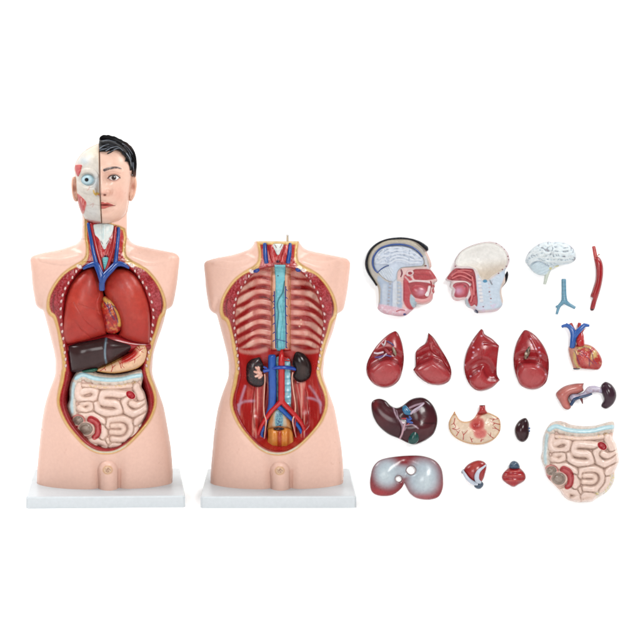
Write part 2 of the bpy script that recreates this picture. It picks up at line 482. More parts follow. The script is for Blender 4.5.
    def cc(x, y, s, v):
        X, Y = ix(x), iy(y)
        si = sdf(X, Y, INN)
        p = Paint(len(x), (150, 34, 38))
        p.mottle(X, Y, .25, .25, 4)
        sp = fbm(X, Y, 1.1, 9, 2)
        pec = ((Y < 318) & (si < 0)) * sst(-2.2, -3.4, si)
        p.put((176, 74, 82), pec * sst(.45, .62, sp) * .75)
        p.put((120, 24, 30), pec * sst(.45, .3, sp) * .6)
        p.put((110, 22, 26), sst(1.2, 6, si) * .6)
        p.put((88, 18, 22), .8 * line(X, Y, VA([(118,300),(112,330),(116,370)]), .6) + .8 * line(X, Y, VA([(540,290),(548,330),(545,370)]), .6))
        # yellow fat, thicker where the neck meets the shoulder
        wd = 1.9 + 2.2 * gau(X, Y, 83, 262, 9, 9) + 3.4 * gau(X, Y, 129, 260, 9, 9) + .3 * sst(256, 240, Y) + 1.2 * gau(X, Y, 52, 314, 8, 9) + 1.2 * gau(X, Y, 163, 316, 8, 9) + 1.0 * sst(330, 345, Y) * sst(400, 380, Y)
        p.put((200, 140, 78), 1 - sst(wd - .1, wd + .9, s)); p.put(YEL, 1 - sst(wd - .6, wd + .1, s))
        p.put((238, 214, 170), (1 - sst(.2, .9, s)) * .8)
        p.put((214, 214, 204), sst(441, 448, Y) * (1 - sst(1.5, 2.8, s)) * .7)
        for q in ribL + ribR:
            a = .25 if q[0] < 105 else -.25
            p.put((120, 26, 34), ell(X, Y, q[0], q[1], 1.35, 2.0, .3, a) * .7); p.put((232, 205, 200), ell(X, Y, q[0], q[1], .9, 1.5, .3, a)); p.put((196, 120, 120), ell(X, Y, q[0] + .2, q[1], .35, .7, .5, a) * .5)
        for q in (VA([(217,186)])[0], VA([(427,181)])[0]):
            p.put((240, 226, 220), ell(X, Y, q[0], q[1], 3.2, 1.8, .3, .5) * sst(.3, .5, fbm(X, Y, .9, 3)))
        if second: rib_paint(p, X, Y, si)
        # neck window
        nk = sst(262, 259, Y) * (s > 3.0)
        p.put((188, 62, 62), nk * .8)
        p.put((150, 36, 40), nk * sst(.5, .65, vn(X * 1.6 + Y * .25, Y * .12, 5)) * .7)
        p.put((222, 140, 136), nk * sst(.66, .8, vn(X * 1.3 - Y * .2, Y * .15, 8)) * .7)
        p.put((60, 22, 48), nk * ell(X, Y, 105.7, 256.5, 2.2, 1.4, .5))
        return p.c
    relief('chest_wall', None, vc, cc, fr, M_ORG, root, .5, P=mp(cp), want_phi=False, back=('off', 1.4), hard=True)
    return root, body, T, ix, iy
KX2, OX2, OY2 = .98, 277.6, 0.0
def g_of(X, Y):
    px = (X - 105.5) * KX2 + OX2; py = 507 - (507 - Y) * KX2 + OY2
    return (px - 200) * 4, (py - 230) * 4
def invT(pts):
    return [((p[0] - OX2) / KX2 + 105.5, 507 - (507 - p[1] - 0) / KX2) + tuple(p[2:]) for p in pts]
RY = A([146, 176, 211, 250, 291, 331, 371, 411, 448.0])
def rib_t(gx):
    return np.where(gx < 320, (284 - gx) / 145, (gx - 356) / 140)
def rib_dist(gx, gy):
    t = np.clip(rib_t(gx), 0, 1.2)
    y = gy - 46 * t ** 1.9 + 9 * np.sin(np.clip(t, 0, 1) * math.pi) + 2.5 * np.sin(gx * .06)
    d = np.full(gx.shape, 1e9); k = np.zeros(gx.shape)
    for i, a in enumerate(RY):
        e = np.abs(y - a); m = e < d; d = np.where(m, e, d); k = np.where(m, i, k)
    return d, k, t
def rib_zone(gx, gy):
    return sst(478, 466, gy) * ((gx < 284) | (gx > 358))
def rib_relief(X, Y):
    gx, gy = g_of(X, Y); d, k, t = rib_dist(gx, gy)
    z = rib_zone(gx, gy) * np.sqrt(np.clip(1 - (d / 13) ** 2, 0, 1)) * .8
    # psoas, iliac hollow, vertebral sides
    z += 1.6 * ((gy > 135) & (gy < 482)) * (sst(282, 290, gx) * sst(364, 356, gx))
    kx, ky = gx_to_k(gx, gy)
    z += 1.6 * ridge(kx, ky, [(215, 300), (205, 400), (200, 520)], 34) + 1.6 * ridge(kx, ky, [(420, 290), (440, 400), (452, 520)], 34)
    z += .9 * ridge(kx, ky, [(130, 300), (112, 390), (110, 470)], 14) + .9 * ridge(kx, ky, [(500, 300), (532, 390), (528, 450)], 14)
    return z
def gx_to_k(gx, gy):
    px = 200 + gx / 4; py = 230 + gy / 4
    return (px - 220) * 5.3333, (py - 330) * 5.3333
def rib_paint(p, X, Y, si):
    gx, gy = g_of(X, Y); d, k, t = rib_dist(gx, gy)
    inn = sst(.3, 2.0, si); z = rib_zone(gx, gy) * inn
    up = sst(478, 470, gy) * inn
    p.put((152, 28, 30), up)
    # dark spaces beside the spine, paler near the side wall
    p.put((118, 16, 22), z * sst(17, 10, np.abs(d - 20)) * sst(.42, .18, t) * sst(12, 18, d))
    w = 11 + 2.5 * np.sin(gx * .045 + k * 2.1) + 5 * (vn(gx * .028 + k * 5, k * 3.3, 6) - .4)
    band = sst(w + 5, w - 3, d)
    p.put((208, 124, 112), z * band * (.7 + .3 * sst(.12, .3, t)))
    p.put((240, 196, 180), z * sst(w + 1, w - 7, d) * sst(.35, .6, t) * (1 - .55 * sst(.6, .75, vn(gx * .03 + k * 9.1, k * 1.7, 3))))
    p.put((236, 186, 172), z * sst(w, w - 8, d) * sst(.5, .2, t) * .75)
    p.put((150, 32, 36), z * sst(.64, .7, vn(gx * .035, gy * .03, 12)) * sst(.3, .5, t) * .4)
    p.put((196, 104, 96), z * gau(gx, gy * 0, 275, 0, 9, 1) * .6 + z * gau(gx, gy * 0, 367, 0, 9, 1) * .6)
    # vertebral sides
    sides = inn * ((gy > 138) & (gy < 480)) * sst(280, 284, gx) * sst(366, 361, gx)
    p.put((206, 142, 112), sides); p.put((176, 92, 72), sides * sst(.5, .65, vn(gx * .2, gy * .05, 4)) * .6)
    p.put((232, 196, 170), sides * (gau(gx, gy * 0, 297, 0, 4, 1) + gau(gx, gy * 0, 346, 0, 4, 1)) * .8)
    p.put((40, 16, 24), .8 * line(gx, gy, [(238, 268), (262, 270), (282, 280), (296, 300)], 1.3, 1.2))
    for q in ((404, 360), (405, 376), (398, 385)): p.put((238, 205, 180), ell(gx, gy, q[0], q[1], 3, 3, .5))
    # pale fold where chest and belly part
    ab = sst(470, 480, gy) * inn
    p.put((186, 50, 48), ab)
    fold = inn * (line(gx, gy, [(142, 470), (170, 486), (215, 490), (262, 478)], 6, 6, 9) + line(gx, gy, [(500, 470), (470, 484), (420, 488), (372, 474)], 6, 6, 8))
    p.put((218, 160, 148), fold * .75)
    kx, ky = gx_to_k(gx, gy)
    fib = vn((kx - (320 - ky) * .0) * .12, ky * .008, 21)
    ps = ab * (ridge(kx, ky, [(215, 300), (205, 400), (200, 540)], 40) + ridge(kx, ky, [(420, 290), (440, 400), (452, 540)], 40))
    p.put((192, 66, 60), ps * .7); p.put((232, 168, 152), ps * sst(.5, .72, fib) * .85); p.put((128, 22, 28), ps * sst(.42, .25, fib) * .6)
    p.put((120, 22, 28), ab * .7 * (line(kx, ky, [(185, 320), (175, 420), (185, 520)], 4, 6) + line(kx, ky, [(455, 320), (470, 420), (468, 520)], 4, 6)))
    for l in ([(135, 300), (112, 370), (98, 430)], [(98, 400), (130, 382), (180, 378)], [(478, 300), (510, 345), (540, 400)], [(470, 362), (500, 368), (532, 384)], [(98, 400), (102, 450)], [(534, 390), (540, 440)]):
        p.put((216, 184, 204), ab * .8 * line(kx, ky, l, 4, 9, 5))
    for l in ([(238, 230), (232, 330), (236, 430)], [(250, 250), (262, 360), (258, 420)], [(388, 240), (400, 330), (402, 420)], [(372, 220), (372, 320), (380, 420)], [(410, 290), (428, 380), (436, 470)]):
        p.put((226, 160, 146), ab * .7 * line(kx, ky, l, 2.5, 4))
    for cx_, cy_, rx_, ry_, an in ((150, 340, 14, 60, .25), (505, 330, 14, 60, -.25), (120, 470, 20, 50, -.5), (520, 470, 20, 50, .5)):
        p.put((222, 132, 118), ab * .5 * gau(kx, ky, cx_, cy_, rx_, ry_, an) * sst(.3, .7, vn(kx * .15, ky * .02, 8)))

VG = view(200, 230, 4); VK = view(220, 330, 5.33333); V3 = view(60, 215, 7.111)
SKULL = (226, 214, 200)

# ---------------------------------------------------------------- intestine block, drawn once, used twice
def intestine(fr, parent, dx, dy, v0, H, r=.42, sc_=1.0):
    VC = view(540, 415, 7.53)
    Q = lambda pts: [((p[0] - 582) * sc_ + 582 + dx, (p[1] - 457) * sc_ + 457 + dy) + tuple(p[2:]) for p in VC(pts)]
    ol = Q([(45,110),(80,62),(130,45),(180,52),(230,72),(300,82),(370,84),(430,76),(500,56),(545,48),(558,62),(560,100),(552,140),(548,175),(570,215),(582,260),(590,300),(595,345),(580,390),(562,430),(562,470),(548,520),(510,572),(460,605),(425,625),(390,650),(330,655),(270,655),(215,640),(175,610),(150,570),(120,540),(85,505),(50,460),(36,400),(15,350),(8,310),(22,260),(22,200),(30,150)])
    loops = [  # centre lines of the small bowel, radius in px
        ([(112,212),(175,192),(215,215),(200,258),(140,272),(92,252),(80,205),(95,170)], 4.2),
        ([(425,232),(360,222),(290,218),(252,240),(262,280),(310,290),(350,292),(385,315),(388,345),(350,364),(290,362),(235,345),(212,300)], 4.4),
        ([(100,330),(140,350),(185,318),(165,285),(118,292)], 3.9),
        ([(120,376),(190,378),(240,405),(278,432)], 4.3),
        ([(440,258),(418,295),(440,345),(485,368),(540,350),(580,318)], 4.4),
        ([(470,292),(515,308),(562,282)], 3.9),
        ([(508,172),(530,215),(548,258)], 4.4),
        ([(300,455),(305,420),(350,406),(420,405),(466,435),(474,490),(440,545),(390,562),(335,556)], 4.0),
        ([(328,455),(398,455),(418,480),(395,505),(325,503)], 3.1),
        ([(500,440),(530,408),(575,385)], 4.3), ([(505,480),(500,520),(462,565)], 4.2),
        ([(262,465),(276,510),(262,545)], 4.2),
        ([(200,608),(165,588),(215,568),(270,580),(296,615),(250,640)], 4.3),
        ([(310,612),(345,598),(395,605),(400,635),(345,650)], 4.2),
        ([(298,560),(305,585)], 3.4), ([(120,165),(200,172),(300,180),(400,172),(470,165)], 2.6)]
    L = [(spline(Q(a), False, 5), q) for a, q in loops]
    colon = Q([(70,110),(120,85),(200,110),(300,122),(400,118),(480,98),(545,90)])
    asc = Q([(52,150),(45,220),(38,290),(42,360)])
    des = Q([(548,470),(520,530),(470,580),(430,605)])
    c1 = Q([(85,420)])[0]; c2 = Q([(140,480)])[0]; hole = Q([(468,233)])[0]
    cres = Q([(180,412),(215,430),(232,470),(225,520),(205,540)])
    def gut(x, y):
        b = np.zeros(x.shape); n1 = np.full(x.shape, -9.0); n2 = np.full(x.shape, -9.0)
        for P, q in L:
            d, tt = segdist(x, y, P, False)
            b = np.maximum(b, np.sqrt(np.clip(1 - (d / (q * 1.02)) ** 2, 0, 1)) ** .9 * (q / 4.2))
            n = 1 - d / q
            n2 = np.where(n > n1, n1, np.maximum(n2, n)); n1 = np.maximum(n1, n)
        w = np.clip((n1 - n2) / .62, 0, 1); w = np.where(n2 < -.5, 1, w)
        return b * (.22 + .78 * np.sqrt(1 - (1 - w) ** 2))
    cache = {}
    def vf(x, y, s, ph):
        g = gut(x, y)
        v = v0 + H * ph ** .42 * .72
        pc = spline(colon, False, 6); d, t = segdist(x, y, pc, False)
        hau = .78 + .22 * np.abs(np.sin(t * 30))
        cb = np.sqrt(np.clip(1 - (d / (6.4 * hau)) ** 2, 0, 1))
        d2, t2 = segdist(x, y, spline(asc, False, 6), False); cb = np.maximum(cb, .9 * np.sqrt(np.clip(1 - (d2 / (5.0 * (.86 + .14 * np.abs(np.sin(t2 * 14))))) ** 2, 0, 1)))
        d3, t3 = segdist(x, y, spline(des, False, 6), False); cb = np.maximum(cb, .8 * np.sqrt(np.clip(1 - (d3 / (4.6 * (.82 + .18 * np.abs(np.sin(t3 * 16))))) ** 2, 0, 1)))
        bump = np.maximum(g * 6.0, cb * 3.4)
        bump = bump + .8 * ridge(x, y, colon, 2.0) + .35 * (fbm(x, y, .35, 2) - .5)
        # opened caecum: two hollows, raised lip, red cut bowel
        e1 = np.hypot((x - c1[0]) / 5.6, (y - c1[1]) / 4.9); e2 = np.hypot((x - c2[0]) / 7.2, (y - c2[1]) / 6.4)
        bump = np.where(e1 < 1.25, 2.4 - 2.2 * sst(1.05, .75, e1) + 2.6 * sst(.9, 0, e1), bump)
        bump = np.where(e2 < 1.2, 2.4 - 2.2 * sst(1.05, .8, e2) + 3.4 * sst(.9, 0, e2), bump)
        bump = np.maximum(bump, 3.2 * ridge(x, y, cres, 4.0, 3.0))
        eh = np.hypot(((x - hole[0]) * .8 + (y - hole[1]) * .6) / 5.2, (-(x - hole[0]) * .6 + (y - hole[1]) * .8) / 3.6)
        bump = np.where(eh < 1.3, np.maximum(bump, 3.4 * sst(1.3, 1.0, eh)) - 2.4 * sst(1.0, .6, eh), bump)
        cache['g'] = g; cache['cb'] = cb
        return v + bump * sst(0, 2.2, s)
    def cf(x, y, s, v):
        g, cb = cache['g'], cache['cb']
        p = Paint(len(x), (242, 212, 196)); p.mottle(x, y, .12, .06, 3)
        p.put((216, 166, 152), sst(.5, .1, np.maximum(g, cb)) * .3)
        p.put((240, 214, 204), sst(.8, 1, g) * .5)
        m = sst(.1, .5, cb) * (cb > g * .98)
        p.put((224, 212, 200), m * .8); p.put((190, 176, 158), m * sst(.45, .7, fbm(x, y, .55, 8)) * .5)
        p.put((182, 220, 230), line(x, y, colon, 2.1, .7)); p.put((212, 236, 240), line(x, y, colon, .8, .6) * .7)
        p.put((190, 222, 230), line(x, y, asc, 1.6, 1.2) * .8)
        p.put((214, 196, 132), m * (y > 470 + dy) * (x > 590 + dx) * sst(.5, .65, fbm(x, y, .5, 4)))
        p.put((222, 190, 130), sst(.5, .7, fbm(x, y, .8, 14)) * line(x, y, Q([(150,165),(260,175),(400,165),(500,140)]), 1.2, 1) * .7)
        p.put((198, 84, 84), ell(x, y, c1[0], c1[1], 7.2, 6.2, .12) * .9); p.put((178, 56, 60), line(x, y, cres, 4.0, .5, 2.8)); p.put((206, 104, 104), line(x, y, cres, .8, 1.0) * .7)
        p.put((176, 52, 58), ell(x, y, c1[0] - 2, c1[1] + 5, 5.4, 5.0, .12) * .8)
        p.put((222, 190, 176), ell(x, y, c2[0], c2[1], 7.9, 7.1, .1)); p.put((222, 186, 172), ell(x, y, c1[0], c1[1], 5.9, 5.1, .1))
        e2 = np.hypot((x - c2[0]) / 7.2, (y - c2[1]) / 6.4)
        p.put((164, 148, 136), ell(x, y, c1[0], c1[1], 5.2, 4.5, .12)); p.put((166, 150, 138), ell(x, y, c2[0], c2[1], 6.8, 6.0, .1))
        p.put((134, 112, 98), ell(x, y, c2[0], c2[1], 6.4, 5.6, .1) * sst(.2, .9, np.sin(e2 * 9 + 5 * fbm(x, y, .3, 5))) * .6)
        p.put((134, 112, 98), ell(x, y, c1[0], c1[1], 5, 4.3, .1) * sst(.2, .9, np.sin((x + y) * 1.8)) * .5)
        eh = np.hypot(((x - hole[0]) * .8 + (y - hole[1]) * .6) / 5.2, (-(x - hole[0]) * .6 + (y - hole[1]) * .8) / 3.6)
        p.put((186, 48, 58), sst(1.05, .92, eh)); p.put((220, 110, 112), sst(.6, .1, np.hypot((x - hole[0] + 1) / 3.4, (y - hole[1] + .6) / 2)) * .7)
        return p.c
    return relief('intestines', ol, vf, cf, fr, M_ORG, parent, r, back=('about', .35, .3, v0))

def simple(name, pts, v0, H, base, fr, mat, parent, det=None, colf=None, k=.35, p=.5, r=.45, mot=(.15, .1, 1), edge=None, holes=(), sm=True, rimfade=1.5, **kw):
    """inflated solid: rim in plane v0, height H"""
    def vf(x, y, s, ph):
        v = (v0(x, y) if callable(v0) else v0) + H * ph ** p
        if det: v = v + det(x, y) * sst(0, rimfade, s)
        return v
    def cf(x, y, s, v):
        q = Paint(len(x), base); q.mottle(x, y, *mot)
        if edge: q.put(edge[0], (1 - sst(0, edge[1], s)) * (edge[2] if len(edge) > 2 else .8))
        if colf: colf(q, x, y, s)
        return q.c
    return relief(name, pts, vf, cf, fr, mat, parent, r, holes=holes, back=('off', 2.2) if callable(v0) else ('about', k, .3, v0), sm=sm, **kw)

# ================================================================== torso with its organs in place
fr1 = Frame(105, 0, math.atan2((320 - 105) * U, DIST) * .7, 0, origin=(-(320 - 104.8) * U, 0, 0))
root1, body1, T1, _, _ = torso(fr1, 'torso model with half skull, half face head, its open chest and belly filled with organs', 1.0, 105.5, 0, False)

def b1(x, y): return bodyv(x, y)
# neck: larynx, windpipe, blood vessels
def larynx(fr, par, Q, top, vtop):
    def col(q, x, y, s):
        q.put((176, 204, 208), .6 * line(x, y, Q([(308, 60), (309, 170)]), .5, .5))
        q.put((192, 214, 216), .5 * sst(.5, .7, fbm(x, y, .4, 3)))
        q.put((120, 70, 70), line(x, y, Q([(290, 185), (303, 205)]), .35, .4) + line(x, y, Q([(345, 182), (330, 205)]), .35, .4))
    return simple('larynx', Q(top), vtop, 2.4, (222, 226, 222), fr, M_MATT, par, colf=col, r=.3, det=lambda x, y: 1.0 * ridge(x, y, Q([(309, 70), (312, 220)]), 2.0))
larynx(fr1, root1, V3, [(238,72),(260,64),(309,60),(352,64),(380,74),(378,110),(365,145),(348,168),(350,182),(335,215),(322,242),(306,240),(292,215),(278,185),(270,170),(250,145),(240,105)], lambda x, y: bodyv(x, y) - 1.3)
def trachea_col(q, x, y, s):
    q.put((90, 160, 165), .8 * sst(.3, .8, np.sin(y * 3.6)))
simple('trachea', V3([(300,305),(322,298),(346,306),(340,345),(332,392),(318,396),(308,370)]), lambda x, y: bodyv(x, y) - 1.5, 2.6, (130, 196, 200), fr1, M_ORG, root1, colf=trachea_col, r=.3, det=lambda x, y: .35 * np.sin(y * 3.6))
BLUE = (34, 70, 140); ART = (164, 46, 48)
def BV2(x, y): return bodyv((A(x, float) - OX2) / KX2 + 105.5, 507 - (507 - A(y, float)) / KX2)
def nv(Q, pts, f=None):
    f = f or bodyv
    return [(a[0], a[1], float(f(A([a[0]]), A([a[1]]))[0]) + a[2], a[3]) for a in vs(Q, pts)]
def vs(Q, pts, dv=0.0):
    out = []
    for (x, y, v, r) in pts:
        q = Q([(x, y)])[0]; out.append((q[0], q[1], v + dv, r))
    return out
tubes('carotid_artery', [nv(V3, [(222,60,-1.4,1.5),(240,150,-1.2,1.6),(262,250,-.8,1.7),(290,350,-.3,1.8),(302,420,0,1.7)])], ART, fr1, M_VES, root1)
tubes('carotid_artery', [nv(V3, [(395,80,-1.4,1.5),(385,180,-1.2,1.6),(372,260,-.8,1.7),(345,350,-.3,1.8),(320,420,0,1.7)])], ART, fr1, M_VES, root1)
tubes('jugular_vein', [nv(V3, [(202,58,-.8,1.7),(212,120,-.4,1.9),(228,210,-.1,1.9),(245,290,.4,2.0),(258,345,1,2.2)])], BLUE, fr1, M_VES, root1)
tubes('jugular_vein', [nv(V3, [(416,90,-.8,1.6),(412,160,-.4,1.9),(405,240,-.1,1.9),(398,310,.4,2.0),(392,350,1,2.2)])], BLUE, fr1, M_VES, root1)
tubes('brachiocephalic_vein', [nv(V3, [(165,382,-1,1.1),(205,360,0,2.3),(252,350,1,3.1),(278,395,2,3.3),(293,440,2.6,3.4),(300,475,2.4,3.0)]), nv(V3, [(490,378,-1,1.1),(450,352,0,2.3),(402,350,1,3.0),(360,390,2,3.2),(320,432,2.8,3.5),(300,478,2.4,3.0),(298,530,0,3.0)])], BLUE, fr1, M_VES, root1)

def lung_col(hx, hy):
    def f(q, x, y, s):
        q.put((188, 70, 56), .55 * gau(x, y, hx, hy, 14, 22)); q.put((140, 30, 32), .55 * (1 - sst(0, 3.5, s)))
        q.put((196, 84, 70), .3 * sst(.5, .75, fbm(x, y, .12, 6)))
        q.put((150, 52, 44), .18 * sst(.3, .5, np.abs(fbm(x, y, .35, 11) - .5) * 4))
    return f
rl = VA([(272,192),(250,195),(225,208),(200,232),(180,262),(163,310),(155,365),(150,420),(151,470),(162,498,1),(200,494),(250,482),(295,468),(327,458,1),(325,420),(318,385),(311,362),(308,340),(314,318),(315,298),(308,270),(298,240),(288,210)])
ll = VA([(372,196),(345,206),(326,232),(315,262),(317,290),(330,318),(350,343),(367,375),(379,410),(380,440),(371,462,1),(400,476),(440,489),(475,495),(498,494,1),(502,450),(503,400),(498,345),(483,290),(462,245),(435,212),(405,197)])
fis = lambda l, d: (lambda x, y: -d * ridge(x, y, l, .8))
f1 = lambda x, y: -.7 * ridge(x, y, VA([(206,415),(240,450),(262,470)]), .7) - .6 * ridge(x, y, VA([(215,335),(260,352),(310,362)]), .7) - .5 * ridge(x, y, VA([(195,330),(240,400),(290,440)]), .6) + 1.0 * ridge(x, y, VA([(300,250),(306,300),(296,330),(303,370)]), 2.2) + .3 * (fbm(x, y, .08, 4, 2) - .5)
f2 = lambda x, y: .25 * (fbm(x, y, .2, 4, 2) - .5) + .9 * gau(x, y, 131, 303, 5, 12, .3)
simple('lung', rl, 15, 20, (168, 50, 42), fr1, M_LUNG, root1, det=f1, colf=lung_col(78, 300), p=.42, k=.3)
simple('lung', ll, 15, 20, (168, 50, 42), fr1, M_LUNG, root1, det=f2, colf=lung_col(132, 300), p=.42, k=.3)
def heart_col(q, x, y, s):
    q.put((190, 60, 40), sst(.45, .6, fbm(x, y, .25, 2)) * .7)
    q.put((208, 150, 90), sst(.58, .74, fbm(x, y, .35, 7)) * .5); q.put((120, 30, 40), sst(.5, .3, fbm(x, y, .3, 17)) * .6); q.put((226, 186, 110), .8 * line(x, y, VA([(318,315),(330,330),(345,325),(362,350),(376,390),(378,420)]), 1.6, 1.2))
    for l in ([(318,330),(335,350),(355,345),(370,362)], [(330,330),(340,370),(360,400)], [(345,340),(362,375),(372,410)]):
        q.put((60, 40, 90), line(x, y, VA(l), .4, .4)); 
    q.put((150, 36, 36), line(x, y, VA([(322,380),(340,400),(356,430)]), .6, .5))
simple('heart', VA([(308,312),(332,304),(356,322),(376,352),(388,390),(388,428),(372,450),(345,455),(322,445),(308,400),(300,360)]), 19, 10, (160, 42, 42), fr1, M_ORG, root1, colf=heart_col, det=lambda x, y: .8 * (fbm(x, y, .4, 3) - .5), r=.35)
simple('diaphragm', VA([(160,505),(200,488),(255,474),(300,464),(335,455),(362,456),(395,468),(440,482),(498,493),(498,520),(400,530),(250,530),(165,530)]), 16, 8.5, (156, 34, 38), fr1, M_ORG, root1, colf=lambda q, x, y, s: q.put((110, 20, 26), sst(.4, 1.2, s) * sst(3.5, 2.2, s) * .6))
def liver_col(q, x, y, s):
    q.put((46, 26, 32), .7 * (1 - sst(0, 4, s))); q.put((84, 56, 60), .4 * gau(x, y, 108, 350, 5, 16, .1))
    q.put((120, 150, 166), .7 * line(x, y, VA([(326,470),(321,500),(320,540),(326,575)]), .7, 1.3)); q.put((186, 208, 220), .7 * line(x, y, VA([(323,490),(320,520),(321,555)]), .2, .7))  # pale highlight streak with a whiter core painted down the liver
def liver_det(x, y):
    X = x - (105.6 + .6 * np.sin((y - 335) / 12))
    return 2.2 * np.exp(-np.abs(X) / 2.2) - 1.2 * gau(x, y, 92, 360, 8, 20)
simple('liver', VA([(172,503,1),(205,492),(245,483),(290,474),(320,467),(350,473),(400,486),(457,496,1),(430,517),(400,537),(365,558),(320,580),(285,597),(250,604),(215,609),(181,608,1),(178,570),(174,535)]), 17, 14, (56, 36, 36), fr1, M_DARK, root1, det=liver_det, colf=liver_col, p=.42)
simple('gallbladder', VA([(228,603),(250,597),(280,592),(292,598),(280,607),(255,610),(232,609)]), 22, 4, (28, 82, 66), fr1, M_ORG, root1, r=.3)
def stom_col(vess, c0, rx, ry, core=True):
    def f(q, x, y, s):
        q.put((214, 150, 66), .75 * (1 - sst(.4, 2.2, s)))
        for l in vess:
            q.put((176, 44, 44), line(x, y, l, .48, .35, .22))
        if core: q.put((184, 50, 44), ell(x, y, c0[0], c0[1], rx, ry, .3, -.6)); 
    return f
sv = [VA(a) for a in ([(300,604),(318,592),(322,582)], [(322,600),(318,592)], [(345,606),(350,590),(345,574)], [(350,590),(362,580)], [(385,592),(380,575),(372,562)], [(380,575),(392,566)], [(395,560),(388,580),(398,592)], [(418,565),(440,556),(462,540)], [(440,556),(438,572)], [(445,510),(460,522),(474,530)], [(460,522),(470,514),(480,512)], [(455,505),(462,518)])]
simple('stomach', VA([(448,503),(478,500),(487,515),(486,540),(476,570),(452,592),(412,605),(365,613),(325,612),(285,604),(292,594),(330,580),(380,556),(425,530)]), 17, 12, (234, 194, 162), fr1, M_ORG, root1, colf=stom_col(sv, VA([(417,545)])[0], 10.5, 4.8), p=.42, r=.3)
intestine(fr1, root1, -472.2, -50.6, 14, 16, sc_=1.035)
# ================================================================== the head, half face and half skull
VE = view(70, 130, 9.143); VF = view(70, 180, 9.143)
HP = spline(VE([(265,128),(215,148),(150,185),(95,232),(55,290),(40,340),(44,400),(50,450)]) + VF([(54,60),(60,130),(72,200),(92,262),(118,325),(150,365),(210,395),(290,403),(350,402),(400,392),(450,370),(490,330),(518,280),(530,220),(538,150),(552,60)]) + VE([(560,420),(566,340),(548,270),(500,200),(440,158),(360,130)]))
_hp, _hs = inflate_field(HP, .6)
def headv(x, y): return 12 + 30 * np.clip(_hp(x, y), 0, 1) ** .45
HB = ('mirror', .8, 4)
# neck sides behind the jaw
sk = VE([(265,122,1),(225,138),(160,172),(100,222),(58,285),(40,340),(44,400),(52,450)]) + VF([(54,20),(58,100),(66,180),(88,262),(116,325),(146,368),(200,396),(288,402,1),(280,250,1),(272,100,1)]) 
def sk_v(x, y, s, ph):
    v = headv(x, y) - 2.2
    e = VE([(160, 455)])[0]
    r = np.hypot((x - e[0]) / 6.6, (y - e[1]) / 5.6)
    v = v - 3.4 * sst(1.4, .85, r) + 4.6 * np.sqrt(np.clip(1 - (r / .92) ** 2, 0, 1))
    v += 1.6 * ridge(x, y, VE([(60,500),(110,540),(170,560),(215,560)]), 3.2)          # cheek bone
    v += 1.3 * ridge(x, y, VE([(90,390),(150,370),(215,385),(240,420)]), 2.6)          # brow
    v -= 2.5 * gau(x, y, 76, 167, 4.5, 6) - 1.6 * region(x, y, VE([(45,322),(105,318),(106,345),(98,380),(76,425),(60,410),(42,355)]))
    v += 1.2 * region(x, y, VF([(62,122),(118,165),(148,205),(140,260),(118,312),(92,262),(70,185)]))
    v -= 3.0 * gau(x, y, 98.5, 190, 2.5, 6) 
    v += 1.0 * ridge(x, y, VF([(130,290),(190,320),(285,325)]), 5)
    return np.maximum(v * 1.0, .5)
def sk_c(x, y, s, v):
    p = Paint(len(x), (216, 208, 198)); p.mottle(x, y, .12, .06, 3)
    p.put((232, 216, 192), .7 * gau(x, y, 96, 150, 8, 8)); p.put((196, 206, 212), .8 * gau(x, y, 84, 161, 5, 4)); p.put((196, 208, 214), .7 * gau(x, y, 96, 182, 5, 8))
    p.put((204, 206, 206), .6 * gau(x, y, 92, 212, 9, 10))
    p.put((178, 44, 44), region(x, y, VE([(45,322),(105,318),(106,345),(98,380),(76,425),(60,410),(42,355)]), .5)); p.put((214, 100, 92), .6 * gau(x, y, 79, 166, 2, 2))
    ms = region(x, y, VF([(62,122),(118,165),(148,205),(140,260),(118,312),(92,262),(70,185)]), .7)
    p.put((182, 58, 56), ms); p.put((222, 160, 150), ms * .6 * sst(.5, .7, vn(x * 1.2, y * .25, 4))); p.put((160, 36, 38), .7 * line(x, y, VF([(75,160),(95,230),(108,290)]), 1.2, .8))
    p.put((170, 42, 48), .85 * line(x, y, VF([(150,372),(200,392),(250,402),(290,404)]), 1.6, 1.4)); p.put((182, 60, 62), .5 * line(x, y, VF([(200,375),(270,385)]), .8, .8))
    e = VE([(160, 455)])[0]
    p.put((176, 206, 216), ell(x, y, e[0], e[1], 6.4, 5.5, .12)); p.put((206, 226, 232), ell(x, y, e[0] - .5, e[1], 4.2, 3.6, .3) * .7); p.put((150, 186, 200), ell(x, y, e[0] - .8, e[1] - .2, 2.7, 2.7, .2) * .6)
    p.put((12, 12, 14), ell(x, y, e[0] - .9, e[1], 1.95, 1.95, .14))
    for l in ([(215,98),(225,125),(250,130),(275,128)], [(225,125),(238,138)], [(240,118),(262,122)]):
        p.put((214, 176, 84), line(x, y, VF(l), .75, .5) * .9)
    p.put((190, 70, 66), .8 * line(x, y, VF([(262,135),(285,140)]), .8, .5)); p.put((190, 120, 110), .5 * line(x, y, VF([(180,60),(172,82),(160,92)]), .5, .5) + .4 * line(x, y, VF([(185,230),(215,215),(205,245)]), .5, .5))
    # teeth rows hinted by bone relief lines
    p.put((188, 176, 166), .55 * line(x, y, VF([(150,235),(200,225),(275,232)]), .35, .4))
    p.put((196, 150, 118), 1 - sst(.2, .9, s))
    return p.c
relief('skull_half', sk, sk_v, sk_c, fr1, M_MATT, root1, .32, back=HB, shear=.21, hard=True, want_phi=False)
fc = VE([(270,110,1),(330,112),(400,120),(470,150),(530,205),(562,280),(570,350),(566,420)]) + VF([(560,60),(552,130),(540,190),(532,240),(522,290),(500,325),(465,358),(425,385),(385,400),(340,405),(293,402,1),(284,250,1),(275,100,1)])
EYE = VE([(400, 437)])[0]
